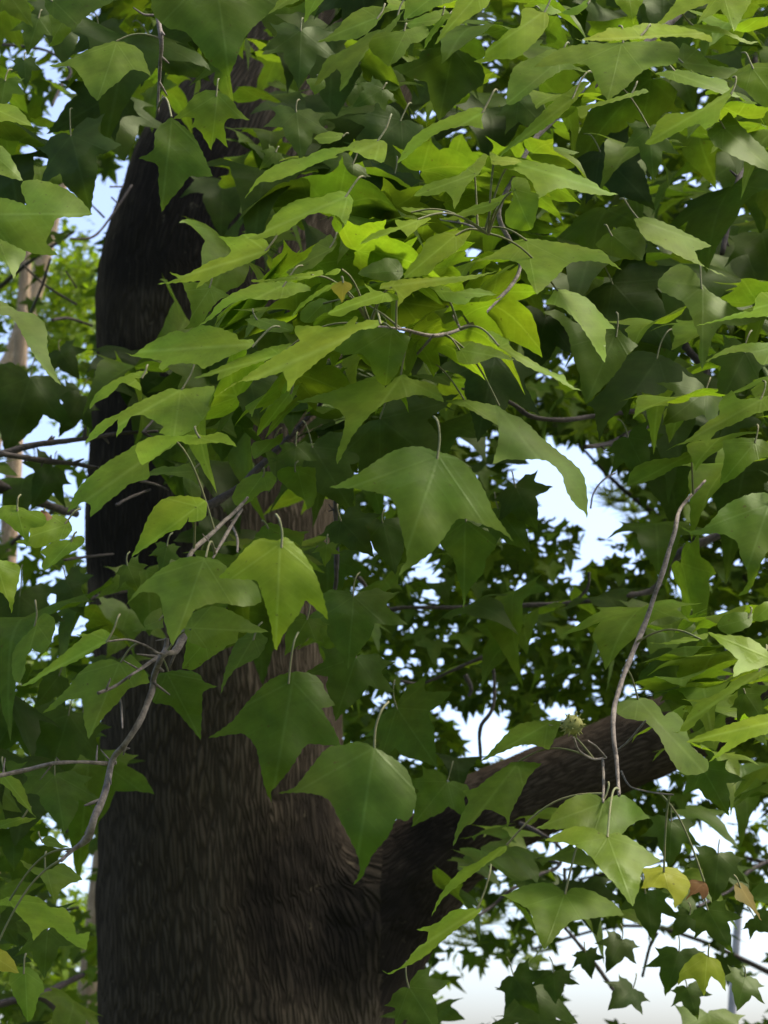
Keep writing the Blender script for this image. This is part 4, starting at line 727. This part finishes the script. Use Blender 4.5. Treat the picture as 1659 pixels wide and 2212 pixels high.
J .10 2.3|-60,960 60,950 170,1050 120,1160 0,1200 -60,1150
J .12 2.3|-40,460 120,440 240,500 200,600 80,620 -60,640
"""
STAR = [(0, 0), (-.05, -.05), (-.15, -.09), (-.27, -.10), (-.36, -.04), (-.50, -.06), (-.40, .05), (-.38, .14), (-.47, .25), (-.62, .42), (-.44, .38), (-.27, .36), (-.25, .52), (-.13, .72), (0, .98),
        (.12, .74), (.23, .54), (.26, .37), (.43, .40), (.63, .40), (.48, .24), (.38, .13), (.41, .05), (.52, -.05), (.36, -.05), (.27, -.11), (.15, -.08), (.05, -.05)]
def star_outline(pts, seed):
    r = random.Random(seed); A = np.array(pts); c = A.mean(0); a = math.sqrt(area(pts)) * 1.42
    th = r.uniform(-.9, .9); sx = r.uniform(.85, 1.1); sy = r.uniform(.8, 1.1); sh = r.uniform(-.3, .3)
    out = []
    for x, y in STAR:
        X, Y = x * sx + sh * (y - .3), (y - .32) * sy
        out.append((c[0] + a * (X * math.cos(th) - Y * math.sin(th)), c[1] + a * (X * math.sin(th) + Y * math.cos(th))))
    return out, out[0], out[14]
leaves = []
for ln in LV.strip().splitlines():
    hd, body = ln.split('|'); h = hd.split()
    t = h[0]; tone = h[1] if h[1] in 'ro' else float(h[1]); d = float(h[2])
    b = px(t, *map(float, h[3].split(','))) if len(h) > 3 else None
    tp = px(t, *map(float, h[4].split(','))) if len(h) > 4 else None
    pts = [px(t, *map(float, q.split(','))) for q in body.split()]
    if b is None and d >= 1.9 and tone not in ('r', 'o') and tone <= .36: pts, b, tp = star_outline(pts, len(leaves))
    vis = [min(max(p[0], 0), 1659) for p in pts], [min(max(p[1], 0), 2212) for p in pts]
    leaves.append(dict(pts=pts, tone=tone, d=d, base=b, tip=tp, area=area(list(zip(*vis)))))
order = sorted(range(len(leaves)), key=lambda i: -leaves[i]['area'] * (1.6 if leaves[i]['tone'] in ('r', 'o') or leaves[i]['tone'] > .3 else 1) * (20 if leaves[i]['tone'] in ('r', 'o', .92, .85, .96) else 1))
single = set(order[:100])
fol_V, fol_F, fol_C, fol_n = [], [], [], 0
extraV, extraF, extraUV, extraC, extraM, en = [], [], [], [], [], 0
BP = [np.array(p) for p in branch_pts]
for i, lf in enumerate(leaves):
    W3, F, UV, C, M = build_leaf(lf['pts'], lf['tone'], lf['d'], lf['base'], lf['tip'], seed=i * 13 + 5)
    if i in single:
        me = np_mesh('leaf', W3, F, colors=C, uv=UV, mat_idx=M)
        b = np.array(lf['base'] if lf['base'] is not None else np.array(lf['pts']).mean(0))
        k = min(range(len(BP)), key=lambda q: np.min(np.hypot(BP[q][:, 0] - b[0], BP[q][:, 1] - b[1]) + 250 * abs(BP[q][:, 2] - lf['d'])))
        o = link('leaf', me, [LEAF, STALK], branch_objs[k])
        if lf['tone'] == 'r': o['label'] = 'reddish brown curled leaf'
        elif lf['tone'] == 'o': o['label'] = 'orange tinged leaf'
        elif lf['tone'] > .84: o['label'] = 'yellowing leaf'
    else:
        extraV.append(W3); extraF += [tuple(q + en for q in f) for f in F]; extraUV.append(UV); extraC.append(C); extraM += M; en += len(W3)

# bristly round seed ball hanging by the big limb
c0 = at(1238, 1566, 1.62); r0 = 27 * K * 1.62; mb = MB(); bm = bmesh.new(); bmesh.ops.create_icosphere(bm, subdivisions=3, radius=r0 * .8)
bm.verts.ensure_lookup_table(); mb.add([c0 + v.co for v in bm.verts], [tuple(v.index for v in f.verts) for f in bm.faces])
for v in list(bm.verts)[::4]:
    dv = (v.co.normalized() + Vector((random.gauss(0, .12), random.gauss(0, .12), random.gauss(0, .12)))).normalized()
    V, F, _ = sweep([c0 + dv * r0 * .7, c0 + dv * r0 * .9, c0 + dv * r0 * random.uniform(1.0, 1.2)], [r0 * .10, r0 * .07, r0 * .02], 5, sub=2); mb.add(V, F)
bm.free()
FRUIT = twig_material('seed_ball_green', (.10, .11, .018), (.22, .21, .04), 160)
k = min(range(len(BP)), key=lambda q: np.min(np.hypot(BP[q][:, 0] - 1258, BP[q][:, 1] - 1600)))
tag(link('seed_ball', mb.mesh('seed_ball'), FRUIT, branch_objs[k]), 'bristly yellow green seed ball')
# ---------------------------------------------------------------- star shaped template blade for the leaf mass
def star_template():
    # five lobes; x across, y along, unit length about 1, base at the origin
    half = [(0, 0), (.10, -.06), (.26, -.13), (.40, -.12), (.33, .02), (.42, .16), (.66, .36), (.42, .37), (.22, .40), (.20, .56), (.10, .80), (0, 1.02)]
    right = half[:]; left = [(-x, y) for x, y in half[1:-1]][::-1]
    out = right + left
    V = [(0, .28)] + out; n = len(out)
    F = [(0, 1 + i, 1 + (i + 1) % n) for i in range(n)]
    V = np.array([(x, y, .22 * abs(x) - .25 * (y - .4) ** 2 + (.04 if (i % 3) == 0 else 0)) for i, (x, y) in enumerate(V)])
    return V, np.array(F)
SV, SF = star_template()
def fine_template(bend, fold, seed):
    r = random.Random(seed); a_, b_, c_ = r.uniform(.85, 1.15), r.uniform(.88, 1.12), r.uniform(-.12, .12)
    pts = [(x * 100 * a_ * (1 + r.uniform(-.09, .09)) + c_ * 100 * y * y, y * 100 * b_ * (1 + r.uniform(-.07, .07))) for x, y in STAR]
    ol = smooth_outline(pts, 6.0, .7); poly = [tuple(v) for v in ol]
    inner = [(x + r.uniform(-2, 2), y + r.uniform(-2, 2)) for x in range(-52, 60, 13) for y in range(-6, 96, 13)]
    inner = [q for q in inner if inside(q, poly) and min((q[0] - v[0]) ** 2 + (q[1] - v[1]) ** 2 for v in poly) > 20]
    n = len(poly); res = delaunay_2d_cdt([Vector(v) for v in poly + inner], [(i, (i + 1) % n) for i in range(n)], [], 1, 1e-4)
    X = np.array([tuple(v) for v in res[0]]) / 100; F = np.array([tuple(f) for f in res[2]])
    z = -bend * (X[:, 1] - .3) ** 2 + fold * np.sqrt(X[:, 0] ** 2 + .002) - .25 * X[:, 0] ** 2 + .03 * np.sin(X[:, 0] * 9 + seed) * np.cos(X[:, 1] * 7)
    return np.column_stack([X, z]), F, np.column_stack([X[:, 1], X[:, 0]])
def scatter_fine(points, sizes, colors, **kw):
    Vs, Fs, Cs, Us, o = [], [], [], [], 0
    tid = np.arange(len(points)) % 9
    for k, (b, f) in enumerate(((.35, .15), (.6, .28), (.15, .35), (.8, .1), (.5, .45), (.25, .05), (1.0, .3), (.45, .2), (.7, .4))):
        TV, TF, TU = fine_template(b, f, k); m = tid == k
        V, F, C = scatter(points[m], sizes[m], colors[m], T=(TV, TF), **kw)
        Vs.append(V); Fs.append(F + o); Cs.append(C); Us.append(np.tile(TU, (m.sum(), 1))); o += len(V)
    return np.vstack(Vs), np.vstack(Fs), np.vstack(Cs), np.vstack(Us)
def scatter(points, sizes, colors, droop=(.2, 1.4), face=.7, seed=1, T=None):
    """points (n,3) world; a blade at each, hanging tip down / outward with random turn"""
    SV, SF = T or (globals()['SV'], globals()['SF'])
    r = np.random.default_rng(seed); n = len(points)
    az = r.uniform(0, 2 * np.pi, n); toward = r.random(n) < face
    az = np.where(toward, -np.pi / 2 + r.normal(0, .7, n), az)        # -y is towards the viewer's side, where the light comes from
    dr = r.uniform(*droop, n)
    tip = np.stack([np.cos(az) * np.cos(dr), np.sin(az) * np.cos(dr), -np.sin(dr)], 1)
    side = np.stack([-np.sin(az), np.cos(az), np.zeros(n)], 1)
    roll = r.normal(0, .35, n)
    nrm = np.cross(side, tip)
    sd = side * np.cos(roll)[:, None] + nrm * np.sin(roll)[:, None]; nm = np.cross(sd, tip)
    nm = np.where((nm[:, 2:3] < 0), -nm, nm)
    w = r.uniform(.85, 1.15, n)
    V = (SV[None, :, 0:1] * (sd * w[:, None])[:, None] + SV[None, :, 1:2] * tip[:, None] + SV[None, :, 2:3] * nm[:, None]) * sizes[:, None, None] + points[:, None]
    k = len(SV)
    F = (SF[None] + (np.arange(n) * k)[:, None, None]).reshape(-1, 3)
    C = np.repeat(colors, k, 0)
    return V.reshape(-1, 3), F, C
def in_poly_np(x, y, poly):
    r = np.zeros(len(x), bool); j = len(poly) - 1
    for i in range(len(poly)):
        a, b = poly[i], poly[j]
        if a[1] != b[1]:
            r ^= ((a[1] > y) != (b[1] > y)) & (x < (b[0] - a[0]) * (y - a[1]) / (b[1] - a[1]) + a[0])
        j = i
    return r
def P(s): return [tuple(map(float, q.split(','))) for q in s.split()]
CLEAR = [P(s) for s in (   # openings of the crown in front of the trunk and limb (picture units)
 "300,380 420,300 520,330 430,430 480,520 400,640 400,700 330,760 200,870 190,650 215,540",
 "195,1000 330,960 300,1090 420,1190 330,1200 300,1330 230,1380 170,1250 170,1100",
 "205,1640 330,1500 450,1560 620,1560 740,1590 860,1790 950,1800 1130,1660 1290,1580 1400,1530 1420,1680 1240,1760 1100,1830 960,1960 890,2060 860,2300 200,2300",
 "480,1480 720,1480 740,1600 480,1600", "600,1080 720,1090 720,1180 600,1160", )]
SKY = [P(s) for s in (      # openings where the sky shows through
 "1097,993 1180,950 1240,965 1300,1005 1330,1025 1350,1050 1400,1100 1390,1125 1360,1170 1310,1175 1260,1150 1160,1115 1140,1060",
 "1000,925 1075,930 1060,985 995,970",
 "175,420 285,355 295,390 230,500 205,560 165,600 150,560",
 "45,540 75,560 60,640 30,640", "110,560 205,570 200,680 120,660", "0,695 35,700 35,800 0,800", "140,770 180,790 170,830 140,830",
 "80,915 130,905 125,990 95,980", "90,960 190,930 185,990 85,985",
 "140,195 220,205 215,240 160,240", "165,255 190,255 190,275 165,275", "140,700 200,700 200,740 140,740",
 "145,1860 215,1850 210,1975 160,1970 145,1930", "55,1670 100,1660 100,1720 80,1720",
 "775,1160 805,1165 810,1230 785,1230", "800,1130 830,1160 825,1170 805,1165", "890,1215 940,1215 935,1245 895,1250", "915,1265 950,1260 945,1295 910,1290",
 "1140,1150 1175,1160 1180,1205 1160,1200", "1240,1185 1310,1190 1300,1225 1250,1230", "1220,1235 1260,1240 1255,1290 1225,1260",
 "1350,1190 1410,1190 1370,1215", "805,1480 825,1485 820,1545 803,1540", "855,1425 885,1420 870,1455", "925,1525 965,1525 960,1550 930,1548",
 "870,1600 935,1595 920,1630 875,1635", "975,1550 1090,1530 1100,1570 1090,1640 1010,1650 985,1600", "1160,1525 1225,1520 1215,1555 1165,1550",
 "1095,1610 1180,1605 1180,1645 1105,1650", "1335,1490 1390,1500 1380,1520 1345,1515", "1410,1480 1455,1500 1425,1520",
 "1185,1825 1250,1820 1260,1860 1190,1870", "1415,1660 1460,1655 1450,1710 1425,1715", "1480,1690 1530,1680 1530,1730 1490,1730", "1480,1780 1570,1770 1575,1840 1500,1850",
 "1575,1730 1640,1740 1630,1790 1590,1770", "1420,1945 1450,1940 1445,2000 1425,2010",
 "1210,2030 1360,1990 1370,2080 1460,2030 1520,2010 1520,2100 1460,2150 1420,2110 1330,2200 1200,2150 1210,2100",
 "960,2140 1080,2085 1100,2120 1100,2212 940,2212", "1000,1980 1070,1985 1090,2030 1020,2020", "1590,1990 1659,1980 1659,2060 1600,2100",
 "1490,2130 1560,2110 1659,2140 1659,2212 1300,2212 1380,2150", "870,2130 930,2090 930,2120 880,2160")]
def ok_sky(x, y, r, strict):
    m = np.ones(len(x), bool)
    for p in SKY:
        c = np.mean(p, 0)
        if strict:   # keep the blade's body out of the opening
            hit = in_poly_np(x, y, p)
            for a in range(8):
                hit |= in_poly_np(x + r * .50 * math.cos(a * .785), y + r * .50 * math.sin(a * .785), p)
            m &= ~hit
        else: m &= ~in_poly_np(x, y, p)
    return m
def tones(t): return np.stack([np.interp(t, TONES[:, 0], TONES[:, k]) for k in (1, 2, 3)], 1)

# leaves of the same tree behind the near sprays
n = 1300
x = rng.uniform(-350, 2010, n); y = rng.uniform(-350, 2560, n); d = rng.uniform(2.3, 3.9, n); size = rng.uniform(.10, .165, n)
r = size / (K * d) * .5
m = ok_sky(x, y + r, r * 1.1, True)
for p in CLEAR: m &= ~in_poly_np(x, y + r * .8, p)
for p in CLEAR: m &= ~in_poly_np(x, y + r * 1.6, p)
dens = np.where(y > 1300, .42, np.where(x < 260, .45, np.where((y > 850) & (x > 740), .5, 1.0)))
m &= rng.random(n) < dens
x, y, d, size = x[m], y[m], d[m], size[m]
pts = at_np(x, y, d)
V1, F1, C1, U1 = scatter_fine(pts, size, tones(rng.uniform(.0, .38, len(x))), seed=3)
# bright thin layers of blades in the upper centre and upper right sprays
SPRAY = [(P('600,100 1000,100 900,1000 740,1060 620,1000 560,500'), 34, (2.3, 2.8), (.05, .35)), (P('1400,1480 1720,1380 1720,1700 1470,1680'), 13, (1.9, 2.6), (.15, .4)), (P('1000,1700 1250,1760 1650,1700 1659,1950 1000,1980'), 16, (2.6, 3.2), (.1, .4)), (P("700,330 1200,330 1250,480 900,560 700,560"), 12), (P("600,540 1060,520 1060,700 900,800 560,900 400,900 330,800 440,680"), 34, (1.62, 2.0), (.35, .62)), (P("880,-60 1720,-60 1720,330 1150,330 900,120"), 24), (P("1380,560 1720,560 1720,1080 1500,980"), 12), (P("1380,1300 1720,1280 1720,1600 1450,1560"), 10)]
sx_, sy_, sd_, st_ = [], [], [], []
for poly, k, *rest in SPRAY:
    dr_, tr_ = rest if rest else ((1.78, 2.25), (.2, .5))
    a = np.array(poly); c = 0
    while c < k:
        px_, py_ = rng.uniform(a[:, 0].min(), a[:, 0].max()), rng.uniform(a[:, 1].min(), a[:, 1].max())
        if inside((px_, py_), poly): sx_.append(px_); sy_.append(py_); sd_.append(rng.uniform(*dr_)); st_.append(rng.uniform(*tr_)); c += 1
sx_, sy_ = np.array(sx_), np.array(sy_)
V3, F3, C3, U3 = scatter_fine(at_np(sx_, sy_, np.array(sd_)), rng.uniform(.075, .12, len(sx_)), tones(np.array(st_)), droop=(.15, .75), face=.85, seed=9)
V1, F1, C1, U1 = np.vstack([V1, V3]), np.vstack([F1, F3 + len(V1)]), np.vstack([C1, C3]), np.vstack([U1, U3])
# crown overhead and around, outside the picture: it shades the trunk
n = 4200
q = np.stack([rng.uniform(-5, 5, n), rng.uniform(3.1, 7.2, n), rng.uniform(3.4, 7.0, n)], 1)
xx, yy, dd = proj(q); top = (yy < -330)
q = q[top]
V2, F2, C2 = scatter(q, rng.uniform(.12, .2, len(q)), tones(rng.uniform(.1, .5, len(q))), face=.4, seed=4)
FV = np.vstack([V1, V2]); FF = np.vstack([F1, F2 + len(V1)]); FC = np.vstack([C1, C2]); FU = np.vstack([U1, np.tile((.5, .35), (len(V2), 1))])
allV = np.vstack([FV] + extraV); allF = [tuple(f) for f in FF.tolist()] + [tuple(i + len(FV) for i in f) for f in extraF]
allC = np.vstack([FC] + extraC); allUV = np.vstack([FU] + extraUV)
me = np_mesh('foliage', allV, allF, colors=allC, uv=allUV, mat_idx=[0] * len(F1) + [2] * len(F2) + extraM)
tag(link('foliage', me, [LEAF, STALK, FOL], tree), kind='stuff')

# ---------------------------------------------------------------- trees behind
def bg_crown(poly_x, poly_y, n, dr, sr, tr, seed, dens=None, strict=True):
    r_ = np.random.default_rng(seed)
    x = r_.uniform(*poly_x, n); y = r_.uniform(*poly_y, n); d = r_.uniform(*dr, n); s = r_.uniform(*sr, n)
    rr = s / (K * d) * .5
    m = ok_sky(x, y + rr * .5, rr * .75, strict)
    if dens is not None: m &= r_.random(n) < dens(x, y)
    x, y, d, s = x[m], y[m], d[m], s[m]
    q = at_np(x, y, d); q = q if len(q) else q
    ok = q[:, 2] > .3
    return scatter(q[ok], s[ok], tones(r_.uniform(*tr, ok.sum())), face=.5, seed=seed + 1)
def bg_tree(label, crown, trunk_pts, group='trees behind the sweetgum', bark=DTWIG, name='background_tree', limbs=()):
    t = empty(name, label, 'tree', group)
    V, F, C = crown
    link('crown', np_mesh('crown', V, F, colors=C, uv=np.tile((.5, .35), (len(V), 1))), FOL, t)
    mb = MB(); P3 = [at(x, y, d) for x, y, r, d in trunk_pts]; R3 = [r * K * d for x, y, r, d in trunk_pts]
    V, F, UV = sweep(P3, R3, 14, lump=.08, lumpf=2, sub=6)
    link('trunk', np_mesh('trunk', V, F, uv=UV), bark, t)
    for lm in limbs:
        V, F, UV = sweep([at(x, y, d) for x, y, r, d in lm], [r * K * d for x, y, r, d in lm], 7, lump=.2, lumpf=4, sub=5)
        link('limb', np_mesh('limb', V, F), bark, t)
    return t
low = lambda x, y: np.where(y > 1960, .4, np.where(y > 1700, .95, 1.0)) * np.where((x < 230) & (y > 380) & (y < 1250), .5, 1)
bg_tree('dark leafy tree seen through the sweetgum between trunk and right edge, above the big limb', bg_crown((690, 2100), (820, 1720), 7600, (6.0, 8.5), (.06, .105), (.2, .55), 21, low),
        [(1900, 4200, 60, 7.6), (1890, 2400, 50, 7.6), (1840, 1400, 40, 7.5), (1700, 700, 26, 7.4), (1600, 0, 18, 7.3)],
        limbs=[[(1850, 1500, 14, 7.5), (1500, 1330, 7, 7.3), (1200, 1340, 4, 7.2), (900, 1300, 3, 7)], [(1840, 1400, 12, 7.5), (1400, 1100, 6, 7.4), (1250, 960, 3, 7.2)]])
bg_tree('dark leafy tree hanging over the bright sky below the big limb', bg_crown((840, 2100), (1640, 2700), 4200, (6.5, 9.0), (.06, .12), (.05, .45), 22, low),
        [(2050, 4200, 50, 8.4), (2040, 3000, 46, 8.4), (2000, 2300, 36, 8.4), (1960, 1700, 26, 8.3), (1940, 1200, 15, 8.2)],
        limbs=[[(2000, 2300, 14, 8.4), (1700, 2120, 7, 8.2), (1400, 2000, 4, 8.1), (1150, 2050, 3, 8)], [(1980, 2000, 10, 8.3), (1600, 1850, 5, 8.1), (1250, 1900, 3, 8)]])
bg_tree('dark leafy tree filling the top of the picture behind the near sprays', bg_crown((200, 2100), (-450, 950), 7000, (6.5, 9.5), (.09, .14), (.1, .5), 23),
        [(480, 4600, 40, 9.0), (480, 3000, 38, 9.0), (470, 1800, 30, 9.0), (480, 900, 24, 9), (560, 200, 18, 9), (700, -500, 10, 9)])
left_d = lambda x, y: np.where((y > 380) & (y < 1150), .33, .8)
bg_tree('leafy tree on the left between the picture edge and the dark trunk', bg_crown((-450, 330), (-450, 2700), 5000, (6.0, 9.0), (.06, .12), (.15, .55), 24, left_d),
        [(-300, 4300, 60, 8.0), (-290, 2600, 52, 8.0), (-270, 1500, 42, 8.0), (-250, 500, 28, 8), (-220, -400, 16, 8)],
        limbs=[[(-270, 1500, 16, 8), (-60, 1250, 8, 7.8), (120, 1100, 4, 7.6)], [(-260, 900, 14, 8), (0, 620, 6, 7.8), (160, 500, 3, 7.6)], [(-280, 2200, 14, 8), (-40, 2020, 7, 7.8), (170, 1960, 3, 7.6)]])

# pines far behind on the left: pale pink-brown trunks and olive needle tufts
def needles(cx, cy, n, spread, d0, seed, tone=(.5, .8)):
    r_ = np.random.default_rng(seed); V, F, C = [], [], []
    for (x0, y0), (sx, sy), k in zip(cx, spread, n):
        for _ in range(k):
            x, y = x0 + r_.normal(0, sx), y0 + r_.normal(0, sy); d = d0 + r_.uniform(-1.2, 1.2)
            c = np.array(at(x, y, d)); col = tones(np.array([r_.uniform(*tone)]))[0] * (1.15, .95, 1.3)
            for j in range(26):
                v = r_.normal(0, 1, 3); v[2] = abs(v[2]) * .6; v /= np.linalg.norm(v); L = r_.uniform(.10, .19)
                s_ = np.cross(v, (0.3, .9, .1)); s_ /= np.linalg.norm(s_) + 1e-9; s_ *= .004
                o = len(V); V += [c - s_, c + s_, c + v * L]; F.append((o, o + 1, o + 2)); C += [col] * 3
    return np.array(V), np.array(F), np.array(C)
def pine(label, tr, cen, n, spread, d0, seed, tone=(.3, .65), leafy=True):
    t = empty('pale_trunked_tree' if leafy else 'pine_tree', label, 'tree', 'pale trunked trees on the far left' if leafy else None)
    V, F, UV = sweep([at(x, y, d0) for x, y, r in tr], [r * K * d0 for x, y, r in tr], 20, lump=.06, lumpf=1, sub=8)
    link('trunk', np_mesh('trunk', V, F, uv=UV), PINE, t)
    if leafy:
        r_ = np.random.default_rng(seed); xs = np.concatenate([r_.normal(c[0], s_[0], k * 16) for c, s_, k in zip(cen, spread, n)]); ys = np.concatenate([r_.normal(c[1], s_[1], k * 16) for c, s_, k in zip(cen, spread, n)])
        V, F, C = scatter(at_np(xs, ys, d0 + r_.uniform(.3, 2.5, len(xs))), r_.uniform(.05, .11, len(xs)), tones(r_.uniform(*tone, len(xs))), face=.4, seed=seed)
    else: V, F, C = needles(cen, None, n, spread, d0, seed, tone)
    link('crown', np_mesh('crown', V, F, colors=C, uv=np.zeros((len(V), 2)), smooth=False), FOL, t)
def pine_n(cen, n, spread): return cen, n, spread
pine('tree with a pale tan leaning trunk in the bright gap at upper left', [(-170, 2600, 40), (-120, 1600, 34), (-10, 900, 23), (32, 760, 20), (72, 640, 18), (98, 540, 16), (150, 330, 13), (260, -60, 11), (380, -500, 10)],
     [(60, 560), (150, 640), (120, 720), (30, 620), (160, 760), (180, 600)], [16, 26, 22, 14, 16, 12], [(50, 40), (40, 50), (50, 40), (40, 40), (40, 60), (20, 50)], 14.0, 31)
pine('tree with cracked pinkish trunk peeping out behind the dark trunk at bottom left', [(150, 3000, 48), (178, 2400, 42), (192, 2212, 37), (205, 2100, 33), (218, 1950, 30), (232, 1800, 27), (262, 1400, 24), (300, 900, 20), (360, 200, 15), (400, -300, 8)],
     [(110, 2130), (170, 2000), (120, 2190), (60, 2080)], [30, 14, 22, 14], [(50, 40), (20, 40), (50, 30), (40, 50)], 12.0, 32)
pine('tree with a pinkish trunk half cut off by the left edge below the middle', [(-60, 3000, 34), (-40, 2300, 30), (-25, 1900, 27), (-14, 1700, 25), (-5, 1600, 24), (10, 1300, 21), (30, 1000, 18), (60, 500, 12)],
     [(50, 1690), (20, 1880), (90, 1470)], [14, 12, 12], [(40, 40), (40, 40), (40, 40)], 13.0, 33)
pine('pine with spiky needle sprays against the white sky below the big limb', [(600, 4000, 30), (600, 2600, 28), (620, 2212, 24), (640, 2000, 20), (660, 1700, 18), (680, 1300, 14)],
     [(1060, 1975), (1000, 2020), (1110, 2040), (1200, 1960), (1330, 1080), (1350, 1060), (1380, 1130)], [10, 8, 8, 6, 5, 6, 5], [(30, 20), (20, 20), (30, 20), (30, 20), (16, 16), (16, 20), (10, 20)], 11.0, 34, tone=(0, .25), leafy=False)

# slim grey pole standing in the bright gap, bottom right
mb = MB(); V, F, UV = sweep([at(x, y, 16) for x, y in ((1555, 3300), (1565, 2700), (1580, 2212), (1600, 1900), (1614, 1640))], [11 * K * 16] * 2 + [10 * K * 16, 8 * K * 16, 7 * K * 16], 16, sub=4)
mb.add(V, F)
po = link('pole', mb.mesh('pole'), GREY); tag(po, 'slim grey pole standing in the bright gap at lower right', 'pole')
